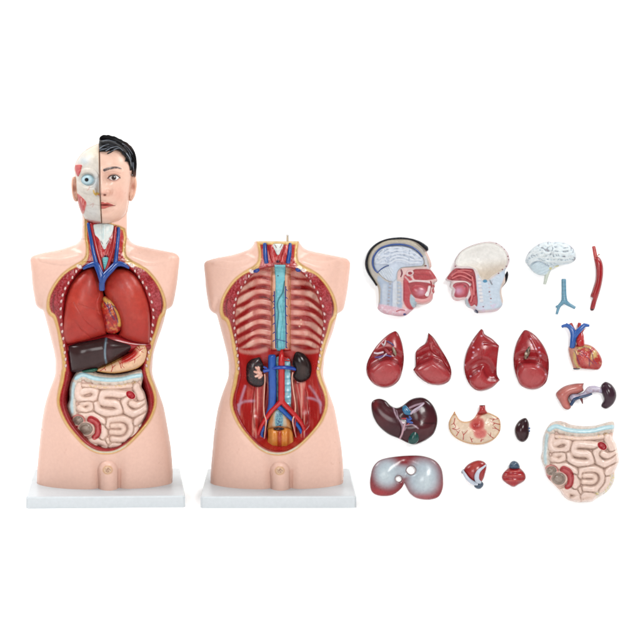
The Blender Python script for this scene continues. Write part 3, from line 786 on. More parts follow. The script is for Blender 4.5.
def fc_v(x, y, s, ph):
    v = headv(x, y)
    v += 1.3 * ridge(x, y, [(104, 169.5), (112, 168), (120, 170)], 3.4)
    v -= 4.2 * gau(x, y, 107.5, 177.5, 4.2, 4.5) + 1.6 * gau(x, y, 114, 179, 8, 4.6)
    v += 1.9 * gau(x, y, EYE[0], EYE[1] + .2, 5.2, 3.1)
    v -= .55 * ridge(x, y, VE([(352,428),(385,410),(420,410),(455,428)]), .6)           # lid crease
    # nose
    nb = sst(170, 191, y) * sst(196, 192.6, y)
    v += (2.2 + 7.5 * nb) * np.exp(-((x - 100.5) / (2.6 + 2.2 * nb)) ** 2) * sst(163, 172, y) * sst(197, 193, y)
    v += 4.0 * gau(x, y, 107.2, 191.8, 2.3, 2.6) - 2.2 * gau(x, y, 111, 192.5, 1.5, 3.6, .3)
    v -= 2.2 * gau(x, y, 104.6, 194.9, 1.5, .8)
    v -= .7 * gau(x, y, 101.5, 199, 1.6, 3)
    v += 2.0 * ridge(x, y, VF([(285,212),(320,212),(360,222),(400,232)]), 2.0, 1.0) + 2.2 * ridge(x, y, VF([(285,247),(320,246),(360,238),(400,232)]), 2.4, 1.0)
    v -= 1.0 * ridge(x, y, VF([(285,229),(330,228),(365,230),(408,234)]), .7)
    v -= 1.2 * gau(x, y, 115.5, 206, 2.0, 2.5)
    v -= 1.4 * gau(x, y, 104, 211.5, 6, 1.8); v += 2.4 * gau(x, y, 104, 217.5, 7, 4.5)
    v += 1.4 * gau(x, y, 118, 192, 6, 6) - 1.2 * gau(x, y, 120, 203, 5, 7)
    return np.maximum(v, .5)
def fc_c(x, y, s, v):
    p = Paint(len(x), (236, 198, 180)); p.mottle(x, y, .1, .04, 7)
    p.put((230, 172, 156), .5 * gau(x, y, 119, 194, 8, 8) + .5 * gau(x, y, 104, 193, 6, 3)); p.put((224, 172, 152), .5 * gau(x, y, 112, 174, 9, 3) + .4 * gau(x, y, 104, 212, 7, 2))
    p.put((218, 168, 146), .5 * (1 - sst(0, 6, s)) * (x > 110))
    p.put((214, 164, 142), .45 * line(x, y, [(107.4, 188), (110, 192), (109.5, 195.6)], .7, .8)); p.put((206, 150, 130), .5 * line(x, y, [(103, 196), (108, 196)], .7, .8))  # shading painted into the skin around the nose wing and under the nose
    p.put((120, 60, 52), ell(x, y, 104.8, 194.9, 1.5, .75, .4) * .85)
    # brow
    bw = line(x, y, VE([(316,366),(350,354),(395,345),(430,343),(464,352)]), 1.55, .6, .8)
    p.put((78, 66, 66), bw * (.75 + .35 * sst(.3, .7, vn(x * 3 + y * 2, y * .6, 4))))
    # eye
    al = region(x, y, VE([(347,440,1),(372,422),(398,414),(425,419),(450,437,1),(425,454),(398,460),(370,453)]), .22)
    p.put((190, 128, 116), .5 * (1 - sst(0, 1.6, np.abs(segdist(x, y, spline(VE([(345,440),(372,460),(400,466),(430,460),(455,440)]), False), False)[0]))))
    p.put((236, 230, 228), al); p.put((216, 160, 150), al * .7 * ell(x, y, VE([(352, 440)])[0][0], VE([(352, 440)])[0][1], 1.1, .8, .4))
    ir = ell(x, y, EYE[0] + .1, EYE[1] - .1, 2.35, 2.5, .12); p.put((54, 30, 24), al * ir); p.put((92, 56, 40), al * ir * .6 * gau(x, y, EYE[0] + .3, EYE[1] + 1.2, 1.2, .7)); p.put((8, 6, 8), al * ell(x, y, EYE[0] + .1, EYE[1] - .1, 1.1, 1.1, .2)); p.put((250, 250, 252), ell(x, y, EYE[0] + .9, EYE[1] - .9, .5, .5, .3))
    p.put((38, 22, 22), line(x, y, VE([(345,441),(368,421),(398,411),(428,416),(458,438)]), .52, .3)); p.put((120, 74, 66), .8 * line(x, y, VE([(350,443),(372,456),(400,463),(430,456),(450,440)]), .25, .3))
    p.put((150, 98, 86), .7 * line(x, y, VE([(350,424),(385,402),(425,402),(462,424)]), .3, .35))
    # lips
    lip = region(x, y, VF([(280,202,1),(300,200),(318,208),(345,206),(375,218),(408,232,1),(380,240),(345,250),(315,262),(280,262,1)]), .35)
    p.put((182, 88, 80), lip); p.put((210, 128, 118), lip * .6 * gau(x, y, 105.5, 207.3, 3.5, 1.1)); p.put((110, 46, 44), line(x, y, VF([(283,229),(325,228),(365,230),(410,234)]), .35, .35))
    # temple darkened by close-cut hair
    p.put((86, 72, 74), .75 * region(x, y, VE([(500,205),(530,250),(548,310),(545,360),(558,420),(580,420),(580,240),(520,190)]), 1.6) * sst(.25, .6, fbm(x, y, .8, 3)))
    p.put((90, 70, 62), (1 - sst(.15, .6, np.abs(segdist(x, y, A([VE([(270, 110)])[0], VF([(284, 250)])[0], VF([(293, 402)])[0]]), False)[0]))) * .8)
    return p.c
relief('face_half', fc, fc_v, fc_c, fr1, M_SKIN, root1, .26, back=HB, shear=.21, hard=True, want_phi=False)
# ears
def ear(pts, sx, cx, cy):
    def det(x, y):
        return 1.1 * ridge(x, y, [(p[0] + (cx - p[0]) * .22, p[1] + (cy - p[1]) * .16) for p in pts[:7]], 1.2) - 2.2 * gau(x, y, cx, cy, 1.6, 3.6)
    def col(q, x, y, s):
        q.put((200, 130, 112), .75 * gau(x, y, cx, cy, 1.8, 4.2)); q.put((214, 160, 140), .6 * (1 - sst(.2, 1.4, s)))
    return simple('ear', pts, 9, 4.5, (232, 186, 164), fr1, M_SKIN, root1, det=det, colf=col, r=.3, k=.6, p=.4)
ear([(71.8, 178.2), (71.2, 184), (71.6, 192), (73, 198.5), (75, 201.4), (77.5, 201), (78.5, 190), (77, 178), (74, 176.6)], 1, 74.6, 188)
ear([(136, 176.5), (137, 184), (136.2, 191), (134.4, 197), (131.6, 201), (129, 200), (128.8, 190), (130, 178), (133.4, 175)], 1, 132.8, 186.5)
# hair
hair = VE([(268,196,1),(264,150),(265,98),(272,66),(288,52),(310,43),(332,46),(352,44),(384,54),(405,56),(430,68),(452,80),(468,84),(490,100),(522,114),(542,134),(562,150),(590,195),(606,250),(610,310),(606,360),(604,405),(596,428,1),(578,415),(562,372),(548,372),(545,330),(528,290),(505,285),(512,255),(498,232),(482,222),(470,198),(450,188),(420,178),(400,190),(378,205),(350,217),(340,214),(362,196),(375,184),(340,196),(310,196)])
def flow(x, y):
    dx, dy = x - 97, y - 190
    rr = np.hypot(dx, dy * .92); th = np.arctan2(dy, dx)
    # strands fan from the parting above the midline and sweep to the side
    return rr + 3.0 * np.sin(th * 2.0 + .6), th
def hr_v(x, y, s, ph):
    rr, th = flow(x, y)
    v = 14 + 26 * np.clip(_hp(x, y + 4), 0, 1) ** .45 + 3.6 * ph ** .4
    n = vn(rr * 1.5, th * 3.2, 3) + .6 * vn(rr * 3.4, th * 5, 5)
    return np.maximum(v + 1.5 * (n - .8) * sst(0, 1.2, s), .5)
def hr_c(x, y, s, v):
    rr, th = flow(x, y)
    p = Paint(len(x), (13, 11, 13))
    n = vn(rr * 1.7, th * 3.4, 3); n2 = vn(rr * 2.6, th * 4.2, 9)
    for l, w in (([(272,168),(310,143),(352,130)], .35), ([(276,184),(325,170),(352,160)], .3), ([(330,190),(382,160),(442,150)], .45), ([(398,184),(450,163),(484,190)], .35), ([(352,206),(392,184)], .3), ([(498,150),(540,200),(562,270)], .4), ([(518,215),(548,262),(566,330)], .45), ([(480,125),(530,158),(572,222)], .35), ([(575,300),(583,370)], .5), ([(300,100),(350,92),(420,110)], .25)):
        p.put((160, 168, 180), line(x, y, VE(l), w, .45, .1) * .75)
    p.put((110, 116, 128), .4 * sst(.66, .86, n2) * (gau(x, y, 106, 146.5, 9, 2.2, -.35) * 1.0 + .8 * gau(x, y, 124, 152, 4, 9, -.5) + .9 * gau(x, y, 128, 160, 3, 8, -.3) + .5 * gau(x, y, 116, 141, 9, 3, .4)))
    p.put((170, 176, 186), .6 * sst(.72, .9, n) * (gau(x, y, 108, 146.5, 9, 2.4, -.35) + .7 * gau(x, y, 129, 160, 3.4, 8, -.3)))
    p.put((60, 40, 36), .5 * gau(x, y, 128, 146, 5, 5)); p.put((120, 92, 84), .7 * sst(168, 176, y) * (x > 130))
    return p.c
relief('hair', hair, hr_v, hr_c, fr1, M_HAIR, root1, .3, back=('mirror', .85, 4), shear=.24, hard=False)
# ================================================================== the emptied torso
fr2 = Frame(278, 0, math.atan2((320 - 278) * U, DIST) * .7, 0, origin=(-(320 - 278.2) * U, 0, 0))
root2, body2, T2, ix2, iy2 = torso(fr2, 'headless torso model, emptied so that ribs, kidneys, blue vein and red artery show', KX2, OX2, OY2, True)
larynx(fr2, root2, lambda pts: [((p[0] + 0) / 1.0, p[1]) for p in [((q[0] - 309) / 7.111 * .95 + 277.2, 243.2 + (q[1] - 175) / 7.111 * 1.05) for q in pts]], [(262,181),(309,178),(352,181),(350,200),(338,225),(324,252),(306,252),(292,228),(272,200)], lambda x, y: BV2(x, y) - 1.3)
tubes('jugular_vein', [nv(VG, [(259,54,-.6,1.9),(261,90,-.4,2.2),(266,132,-.4,2.1)], BV2)], BLUE, fr2, M_VES, root2)
tubes('jugular_vein', [nv(VG, [(359,54,-.6,1.9),(358,90,-.4,2.2),(352,132,-.4,2.1)], BV2)], BLUE, fr2, M_VES, root2)
tubes('vein_stump', [nv(VG, [(216,166,-.8,1.2),(226,163,-.4,2.1),(236,158,-1,1.3)], BV2)], (36, 56, 130), fr2, M_VES, root2)
tubes('vein_stump', [nv(VG, [(384,156,-1,1.2),(391,160,-.4,2.0),(400,164,-.8,1.2)], BV2)], (36, 56, 130), fr2, M_VES, root2)
# mounting rod on the neck
L = fr2.loc([287.6, 287.6], [243.5, 234.2], [0, 0])
v, f = tube_geo(L, [1.25 * U, 1.25 * U], seg=16)
mesh_obj('mounting_rod', v, f, None, M_METAL, root2)
def spine_col(q, x, y, s):
    q.put((150, 214, 220), .5 * sst(.5, .7, fbm(x, y, .2, 3)))
    q.put((110, 178, 190), .5 * (1 - sst(0, 1.2, s)))
    q.put((20, 92, 96), line(x, y, VG([(338,205),(330,250),(316,275),(310,300),(314,340),(308,400),(310,470)]), .5, .5))
    q.put((20, 92, 96), line(x, y, VG([(322,300),(330,360),(322,420),(326,470)]), .25, .35) * .7)
    q.put((20, 40, 60), ell(x, y, *VG([(312, 183)])[0][:2], .7, .7, .3)); q.put((30, 60, 130), line(x, y, VG([(304,436),(318,440),(344,446)]), .4, .4))
    q.put((30, 60, 130), .6 * line(x, y, VG([(306,455),(316,440),(322,430)]), .3, .4))
def spine_det(x, y): return .12 * np.sin(y * 1.25) + .6 * ridge(x, y, VG([(338,205),(330,250),(316,275),(310,300),(314,340),(308,400),(310,470)]), 1.1)
simple('vertebral_column', VG([(298,140,1),(342,140,1),(341,250),(343,350),(344,470),(340,478),(302,478),(300,400),(298,300),(300,220)]), lambda x, y: grp_floor((x - OX2) / KX2 + 105.5, 507 - (507 - y) / KX2, True)[0] + 1.2, 3.4, (124, 196, 208), fr2, M_ORG, root2, det=spine_det, colf=spine_col, p=.35, r=.4)
NAVY = (34, 52, 128)
def spur_line(pts, xs, ys, side):
    sp = [vs(VG, [(x, y, 12, .55) for x, y in pts])]
    for y in ys: sp.append(vs(VG, [(xs, y, 12, .5), (xs + 7 * side, y + 7, 11.6, .35)]))
    return sp
tubes('azygos_vein', spur_line([(297,245),(299,320),(301,400),(303,472)], 298, [258,282,308,338,372,408,440], -1), NAVY, fr2, M_VES, root2)
tubes('azygos_vein', spur_line([(343,225),(342,300),(344,380),(345,472)], 343, [236,268,302,338,372,408,444,466], 1), NAVY, fr2, M_VES, root2)
def lum_col(q, x, y, s):
    q.put((210, 232, 236), .6 * sst(.5, .7, vn(x * 1.0, y * .3, 6))); q.put((96, 160, 182), .6 * sst(.2, .8, np.sin(y * .95)))
simple('lumbar_spine', VK([(300,150),(345,150),(372,160),(378,260),(380,360),(372,420),(345,430),(310,430),(300,300)]), 8.0, 2.4, (146, 200, 216), fr2, M_ORG, root2, det=lambda x, y: .5 * np.sin(y * .95), colf=lum_col, p=.3)
# kidneys
def kid_cut(q, x, y, s):
    q.put((112, 74, 72), .4 * sst(.6, .8, fbm(x, y, .7, 6, 2)) * sst(1.0, 2.2, s)); q.put((84, 40, 44), .6 * sst(.6, .8, fbm(x, y, .6, 12)) * sst(1.4, 2.4, s))
    pel = np.zeros(x.shape)
    for l in ([(238,228),(220,230),(208,228)], [(215,228),(202,212),(192,200)], [(210,226),(196,226),(184,222)], [(214,234),(200,244),(190,248)], [(205,212),(206,204),(204,198)], [(224,236),(216,250),(208,256)]):
        pel = np.maximum(pel, line(x, y, VK(l), 1.5, .5, .9))
    q.put((232, 176, 158), pel); q.put((246, 214, 200), pel * .6 * sst(.5, .7, fbm(x, y, .8, 3)))
K1 = VK([(196,148),(212,146),(222,162),(234,195),(232,215),(226,230),(234,250),(236,280),(222,300),(186,304),(152,284),(136,245),(140,192),(162,160)])
simple('kidney', K1, 10, 5.5, (34, 24, 26), fr2, M_ORG, root2, colf=kid_cut, det=lambda x, y: -1.2 * ell(x, y, 261.2, 373, 6, 10, .5) + 1.0 * ridge(x, y, VK([(240,225),(215,228),(190,215)]), 1.6), r=.32)
K2 = VK([(386,180),(390,150),(400,124),(416,116),(450,130),(480,168),(491,215),(478,255),(440,279),(408,272),(390,245),(400,218),(392,196)])
simple('kidney', K2, 10, 7, (32, 23, 24), fr2, M_DARK, root2, colf=lambda q, x, y, s: q.put((92, 70, 64), .35 * gau(x, y, 303, 370, 4, 8)), r=.32)
# great vessels
tubes('vena_cava', [vs(VK, [(277,136,12.5,3.9),(278,200,13.2,4.1),(280,300,13.5,4.1),(278,380,13,4.0),(266,425,12,3.0),(246,470,11,2.2)])], (36, 84, 164), fr2, M_VES, root2)
tubes('renal_vein', [vs(VK, [(280,203,15.5,1.9),(312,200,17.2,1.8),(345,200,17,1.8),(378,203,15,1.9),(402,210,13,1.6)]), vs(VK, [(270,213,14.5,2.0),(250,215,14.5,1.9),(232,220,14.5,1.8)]), vs(VK, [(250,205,14.5,1.1),(232,196,14,1.0)])], (38, 70, 160), fr2, M_VES, root2)
tubes('aorta', [vs(VK, [(329,104,10,.9),(328,130,12.5,2.4),(328,170,13.5,3.3),(328,260,13.5,3.3),(328,350,13.8,3.4),(328,392,14,3.2)]),
    vs(VK, [(326,378,14.2,2.9),(308,398,14.5,2.6),(275,430,14.5,2.4),(248,468,14.5,2.3),(226,500,14.5,2.1),(208,540,14.5,1.9),(199,572,15,1.7)]),
    vs(VK, [(330,378,14.2,2.9),(345,398,14.5,2.6),(382,435,14.5,2.4),(412,468,14.5,2.3),(436,500,14.5,2.1),(452,540,14.5,1.9),(460,572,15,1.7)]),
    vs(VK, [(328,165,14,1.0),(345,160,13,.8),(372,165,12,.6)]), vs(VK, [(330,140,13,.8),(350,150,12,.7),(365,150,11.5,.5)])], (192, 42, 44), fr2, M_VES, root2)
tubes('iliac_vein', [vs(VK, [(305,404,12.5,2.6),(335,430,12.8,2.5),(368,462,13,2.2),(398,490,13.2,1.9),(425,525,13.4,1.8),(440,565,13.4,1.6),(446,588,13.4,1.5)])], (36, 88, 168), fr2, M_VES, root2)
tubes('iliac_vein', [vs(VK, [(262,432,12,2.3),(246,480,12.6,2.0),(234,520,13,1.9),(222,550,13.2,1.7),(226,585,13.4,1.5),(238,600,13.4,1.3)])], (36, 80, 160), fr2, M_VES, root2)
for s_, pts in ((1, [(238,236,13,.75),(240,262,12,.7),(236,330,11.5,.7),(233,400,12,.7),(236,450,15,.75),(246,486,17,.8),(240,540,15,.6),(236,580,14,.6)]), (2, [(388,226,13,.75),(384,262,12,.7),(392,330,11.5,.7),(402,400,12,.7),(398,450,15,.75),(388,484,17,.8),(396,530,15,.6),(408,580,14,.6)])):
    tubes('ureter', [vs(VK, pts)], (232, 176, 158), fr2, M_ORG, root2)
tubes('iliac_artery_branch', [vs(VK, [(238,490,15,1.1),(244,540,14.6,.8),(240,580,14,.7)])], (150, 36, 48), fr2, M_VES, root2)
tubes('iliac_artery_branch', [vs(VK, [(402,470,15,1.1),(400,530,14.6,.9),(408,570,14,.8),(410,600,14,.6)]), vs(VK, [(406,560,14,.7),(420,585,14,.5)])], (150, 36, 48), fr2, M_VES, root2)
def sac_col(q, x, y, s):
    q.put((206, 196, 176), .8 * region(x, y, VK([(292,430),(345,430),(352,480),(350,515),(285,515),(285,480)]), 1)); q.put((110, 170, 186), .9 * region(x, y, VK([(298,435),(332,440),(334,510),(296,510)]), .8))
    q.put((34, 66, 120), .9 * region(x, y, VK([(302,440),(328,445),(328,510),(300,505)]), .6) * sst(.55, .65, vn(x * 1.6, y * 1.6, 4))); q.put((150, 84, 48), .6 * (1 - sst(0, 1.8, s)))
simple('sacrum', VK([(310,415),(345,430),(368,465),(382,510),(380,545),(260,545),(254,505),(268,462),(290,430)]), 9, 3.5, (200, 140, 92), fr2, M_ORG, root2, colf=sac_col)
def rec_col(q, x, y, s):
    q.put((166, 44, 34), .85 * sst(.35, .85, np.sin((x - 279.5) * .62 + 1.55) * .5 + .5) * ell(x, y, 280.5, 441, 10, 14, .6)); q.put((232, 178, 110), .6 * gau(x, y, 271, 440, 2.2, 9) + .5 * gau(x, y, 291, 440, 2.2, 9))
    q.put((160, 84, 40), .7 * (1 - sst(.2, 1.8, s))); q.put((52, 34, 34), ell(x, y, *VK([(313, 527)])[0][:2], 5.4, 1.7, .2))
simple('rectum', VK([(256,528),(285,520),(313,512),(345,518),(372,524),(388,545),(396,590),(402,615),(370,632),(325,640),(285,632),(250,612),(254,570)]), 13, 8, (214, 138, 70), fr2, M_ORG, root2, colf=rec_col, det=lambda x, y: -2.5 * ell(x, y, *VK([(313, 527)])[0][:2], 5.4, 1.9, .3) + .6 * np.sin((x - 279.5) * .9 + 1.5))
# ================================================================== the loose pieces on the white board
KALB = .50; SATU = 1.0
BOARD = Frame(0, 0, 0, -EL, origin=(0, -.17, 0))
def BF(px, py):
    d = CF + CR * (px - 320) / FP + CU * (320 - py) / FP
    o = CAM + d * (np.dot(BOARD.O - CAM, CF) / np.dot(d, CF))
    return Frame(0, 0, 0, -EL, origin=o)
def piece(name, label, cat, px, py, group=None):
    fr = BF(px, py)
    return fr, thing(name, label, cat, fr, group)
GH = 'sawn head halves'; GL = 'loose lung pieces showing their hollow inner side'; GB = 'loose bladder pieces'

# ---------------------------------------------------------------- head half with the brain in place
fr, rt = piece('head_section', 'half head cut down the middle, black hair, pale blue brain and blue line inside', 'anatomical model', 400, 312, GH)
M = view(360, 232, 8); M2 = view(360, 230, 7.11)
ho = M([(315,50),(400,54),(462,82),(520,128),(532,158),(548,190),(566,235),(572,275),(562,292),(588,330),(617,378),(614,398),(592,408),(600,432),(592,452),(598,478),(586,500),(580,540),(552,568),(500,582),(456,576),(450,600)]) + M2([(395,548),(360,580),(328,606),(285,614),(220,605),(165,592),(128,562)]) + M([(146,590),(152,540),(150,480),(140,430),(110,390),(72,330),(56,260),(60,200),(88,140),(140,88),(215,55)])
brain_o = M([(105,230),(112,190),(140,148),(190,118),(260,106),(330,106),(400,122),(455,152),(498,198),(515,240),(500,270),(450,276),(400,280),(350,284),(318,296),(296,330),(290,380),(262,400),(235,396),(190,370),(150,332),(118,295)])
HPs = spline(ho)
def h1v(x, y, s, ph):
    v = 13 + 5.0 * np.clip(s / 3, 0, 1) ** .5
    v = v - 1.2 * region(x, y, brain_o, .8)
    v = v + .8 * ridge(x, y, M([(240,400),(238,470),(230,560)]), 1.6) * np.abs(np.sin(y * .75))
    v = v + .9 * ridge(x, y, M([(318,390),(316,470),(310,570)]), 2.0) * np.abs(np.sin(y * .75))
    v = v - 1.6 * region(x, y, M([(420,318),(440,300),(520,298),(560,305),(590,335),(606,372),(560,382),(500,386),(440,382),(425,350)]), .7)
    v = v - 1.0 * region(x, y, M([(385,400),(430,390),(520,395),(560,410),(570,430),(560,500),(520,535),(450,530),(415,500),(395,450)]), .7)
    return v + .3 * (fbm(x, y, .5, 3) - .5)
def h1c(x, y, s, v):
    p = Paint(len(x), (226, 190, 186)); p.mottle(x, y, .2, .08, 2)
    p.put((186, 178, 168), region(x, y, M([(70,330),(56,250),(62,190),(95,130),(150,86),(230,58),(330,52),(420,68),(500,120),(540,190),(560,260),(520,280),(450,285),(340,290),(300,330),(300,600),(150,600),(150,480),(120,400)]), .8))
    p.put((170, 184, 204), region(x, y, M([(150,350),(200,390),(250,405),(320,395),(345,470),(340,580),(320,620),(160,610),(160,520),(165,450),(140,390)]), 1.2)); p.put((206, 214, 224), .6 * region(x, y, M([(185,420),(215,425),(210,590),(180,590)]), 1.5))
    p.put((196, 182, 152), .8 * line(x, y, M([(62,300),(80,350),(125,400),(150,460),(152,560)]), .9, .8) + .5 * line(x, y, M([(70,280),(76,200),(120,130),(200,84),(300,70),(400,80),(480,120)]), 1.2, .8))
    p.put((208, 214, 224), line(x, y, M([(282,300),(276,400),(278,500),(280,600)]), 2.2, .8)); p.put((150, 160, 190), .7 * line(x, y, M([(262,400),(256,500),(250,600)]), .4, .4))
    for k in range(7):
        p.put((214, 206, 196), ell(x, y, 399.4 - k * .25, 280.5 + k * 3.7, 1.8, 1.3, .8) * .6); p.put((168, 158, 160), ell(x, y, 390 - k * .3, 284 + k * 3.4, 1.3, .9, .4) * .7)
    p.put((222, 178, 190), region(x, y, M2([(128,530),(240,545),(330,560),(400,545),(330,620),(160,600)]), 1.2) * .9); p.put((236, 222, 232), .7 * sst(.5, .8, fbm(x, y, .4, 3)) * region(x, y, M2([(128,530),(240,545),(330,560),(330,620),(160,600)]), 1.2))
    p.put((44, 54, 120), ell(x, y, *M2([(318, 600)])[0][:2], 1.6, 1.1, .3)); p.put((176, 52, 62), .9 * line(x, y, M2([(260,578),(290,568),(318,572)]), .6, .4))
    # face side
    p.put((230, 196, 186), line(x, y, M([(534,165),(552,205),(566,250),(570,280)]), 1.6, .8)); p.put((206, 206, 214), .8 * line(x, y, M([(520,200),(530,250),(545,285)]), 1.2, .8))
    p.put((110, 40, 44), ell(x, y, *M([(524, 270)])[0][:2], 1.3, .8, .3))
    p.put((178, 54, 62), region(x, y, M([(420,318),(440,300),(520,298),(560,305),(590,335),(606,372),(560,382),(500,386),(440,382),(425,350)]), .5)); p.put((150, 36, 46), .6 * line(x, y, M([(440,345),(500,340),(580,352)]), .6, .6)); p.put((206, 96, 98), .5 * line(x, y, M([(440,320),(500,315),(560,325)]), 1, 1))
    p.put((168, 52, 62), region(x, y, M([(385,400),(430,390),(520,395),(560,410),(570,430),(560,500),(520,535),(450,530),(415,500),(395,450)]), .5))
    p.put((186, 62, 72), region(x, y, M([(352,350),(385,345),(420,385),(390,410),(395,450),(415,500),(440,540),(440,580),(420,620),(380,610),(350,560),(345,480)]), .8)); p.put((150, 30, 44), .8 * line(x, y, M([(350,390),(352,470),(350,550)]), .6, .5)); p.put((232, 200, 200), .7 * line(x, y, M([(362,360),(378,376),(392,392)]), .8, .5) + .6 * line(x, y, M([(335,400),(338,480),(338,560)]), .6, .5))
    p.put((170, 186, 196), region(x, y, M([(405,500),(430,520),(452,560),(450,590),(425,605),(400,560)]), .8))
    p.put((236, 214, 214), line(x, y, M([(395,398),(440,390),(520,395),(562,404)]), .9, .5)); p.put((238, 226, 226), line(x, y, M([(540,505),(548,475),(556,440)]), 1.2, .8)); p.put((244, 240, 238), ell(x, y, *M([(535, 495)])[0][:2], 2.0, 2.4, .2))
    p.put((226, 160, 160), line(x, y, M([(455,545),(500,555),(548,540),(572,510)]), 1.8, .8)); p.put((180, 50, 62), line(x, y, M([(585,425),(592,445),(582,468),(590,485)]), .7, .5)); p.put((150, 30, 40), line(x, y, M([(565,395),(572,420),(575,440)]), .7, .4))
    p.put((150, 80, 80), .4 * (1 - sst(0, .8, s)))
    return p.c
relief('skull_section', ho, h1v, h1c, fr, M_MATT, rt, .35, back=('mirror', 0, 0), hard=True)
def band_poly(l, w):
    P = spline(l, False, 6); t = np.gradient(P, axis=0); t /= np.linalg.norm(t, axis=1)[:, None]; n = np.stack([-t[:, 1], t[:, 0]], 1)
    W = np.full(len(P), w) if np.isscalar(w) else np.interp(np.linspace(0, 1, len(P)), np.linspace(0, 1, len(w)), w)
    return np.concatenate([P + n * W[:, None], (P - n * W[:, None])[::-1]])
hb = band_poly(M([(538,150),(530,128),(500,102),(462,78),(400,58),(320,50),(220,62),(140,95),(82,150),(54,220),(54,280),(75,335),(112,392),(132,430)]), [1.1, 2.1, 1.8, 1.3, 1.1, 1.1, 1.2, 1.3, 1.4, 1.4, 1.4, 1.3, 1.1, .5])
def blackv(x, y, s, ph): return 12 + 7.4 * ph ** .4
relief('hair', None, blackv, lambda x, y, s, v: Paint(len(x), (26, 28, 36)).put((70, 74, 84), sst(.55, .8, vn(x * 1.3, y * 1.3, 3)) * .4).c, fr, M_HAIR, rt, .3, P=hb, back=('mirror', 0, 0))
def folds(x, y, f, s, ax=1.0):
    u = 1.9 * fbm(x * ax, y, f, s, 2) / f * .17 + .03 * x
    return np.abs(np.sin(math.pi * u * 2.0)) ** .7
def gyri(lines_, w, h):
    def f(x, y):
        z = 0 * x
        for l in lines_: z = z + h * ridge(x, y, l, w)
        return z
    return f
gy = [M(a) for a in ([(120,215),(140,200),(160,170),(185,150)], [(150,140),(185,135),(215,125),(240,135)], [(230,118),(270,125),(300,120),(330,128)], [(200,165),(225,150),(255,155),(285,145)], [(300,145),(330,150),(360,140),(385,150)], [(350,122),(380,130),(410,140)], [(400,165),(430,160),(450,175),(470,195)], [(165,205),(190,190),(215,195),(240,180)], [(255,185),(285,170),(320,170),(350,172)], [(360,175),(390,185),(420,190),(440,210)], [(130,250),(155,240),(175,220),(200,215)], [(240,225),(262,205),(300,195),(345,200),(380,215)], [(400,215),(430,225),(460,220),(490,225)], [(250,245),(275,228),(310,220),(350,225),(385,240)], [(150,270),(170,255),(200,250)], [(400,250),(440,245),(480,250)], [(135,180),(155,190),(150,215)], [(470,170),(485,200),(500,210)])]
gyl = gyri(gy, 1.3, 1.0)
uc = M([(110,250),(110,190),(140,148),(190,118),(260,106),(330,106),(400,122),(455,152),(498,198),(512,240),(440,262),(380,258),(300,245),(230,262),(190,262)])
gyf = lambda x, y: 1.3 * np.maximum(gyl(x, y), .75 * folds(x, y, .30, 31, .8)) * region(x, y, uc, 1.2)
cbo = M([(150,330),(178,300),(215,282),(245,285),(262,310),(262,350),(252,380),(225,385),(185,362)])
def br_col(q, x, y, s):
    g = np.clip(gyf(x, y) / 1.3, 0, 1)
    q.put((168, 182, 208), sst(.5, 0, g) * .5 * region(x, y, uc, 1.2)); q.put((228, 232, 240), sst(.6, 1, g) * .6)  # bluish shadow tone painted into the troughs, paler tone on the ridges
    q.put((232, 238, 246), .8 * region(x, y, cbo, .8)); q.put((176, 190, 214), .6 * region(x, y, cbo, .8) * sst(.3, .9, np.sin((x - .6 * y) * 2.4)))
    q.put((204, 216, 232), .8 * line(x, y, M([(300,290),(280,330),(278,390)]), 2.5, 1)); q.put((176, 80, 92), .0 * x)
simple('brain', brain_o, 16, 2.6, (204, 214, 230), fr, M_MATT, rt, det=lambda x, y: gyf(x, y) + .5 * np.sin((x - .6 * y) * 2.4) * region(x, y, cbo, .8) - 1.0 * ridge(x, y, M([(330,300),(335,330),(322,362)]), .9), colf=br_col, k=.2, p=.3, r=.32, edge=((150, 164, 190), 1.0, .6))
tubes('venous_sinus', [vs(M, [(142,326,18.2,.7),(118,300,18.4,.8),(103,262,18.6,.9),(104,215,18.6,.9),(125,170,18.6,.9),(165,132,18.6,.9),(225,108,18.6,.9),(290,99,18.6,.9),(350,102,18.6,.9),(410,118,18.6,.8),(462,152,18.6,.8),(500,198,18.2,.6)])], (52, 82, 150), fr, M_VES, rt)
tubes('venous_sinus', [vs(M, [(142,324,19.6,.5),(165,300,20,.55),(200,278,20,.55),(230,268,19.6,.5)])], (60, 84, 140), fr, M_VES, rt)
tubes('pituitary_duct', [vs(M, [(328,300,18,.7),(336,330,18,.8),(326,360,17.6,.6)])], (120, 36, 60), fr, M_VES, rt)
simple('sinus_opening', M([(366,330),(382,308),(416,306),(432,328),(414,352),(378,354)]), 17.6, 2.6, (226, 196, 196), fr, M_MATT, rt, r=.25, colf=lambda q, x, y, s: q.put((170, 44, 58), ell(x, y, *M([(400, 330)])[0][:2], 2.0, 1.4, .25)), det=lambda x, y: -1.6 * ell(x, y, *M([(400, 330)])[0][:2], 2.0, 1.4, .4))
simple('tongue', M([(402,470),(405,430),(440,412),(495,415),(535,438),(552,470),(530,505),(490,528),(440,520)]), 14.5, 4.0, (186, 72, 82), fr, M_ORG, rt, r=.3, colf=lambda q, x, y, s: (q.put((206, 150, 168), .9 * gau(x, y, *M([(490, 480)])[0][:2], 4.2, 3.2)), q.put((200, 100, 104), .6 * line(x, y, M([(415,440),(460,425),(520,440)]), 1, 1))))

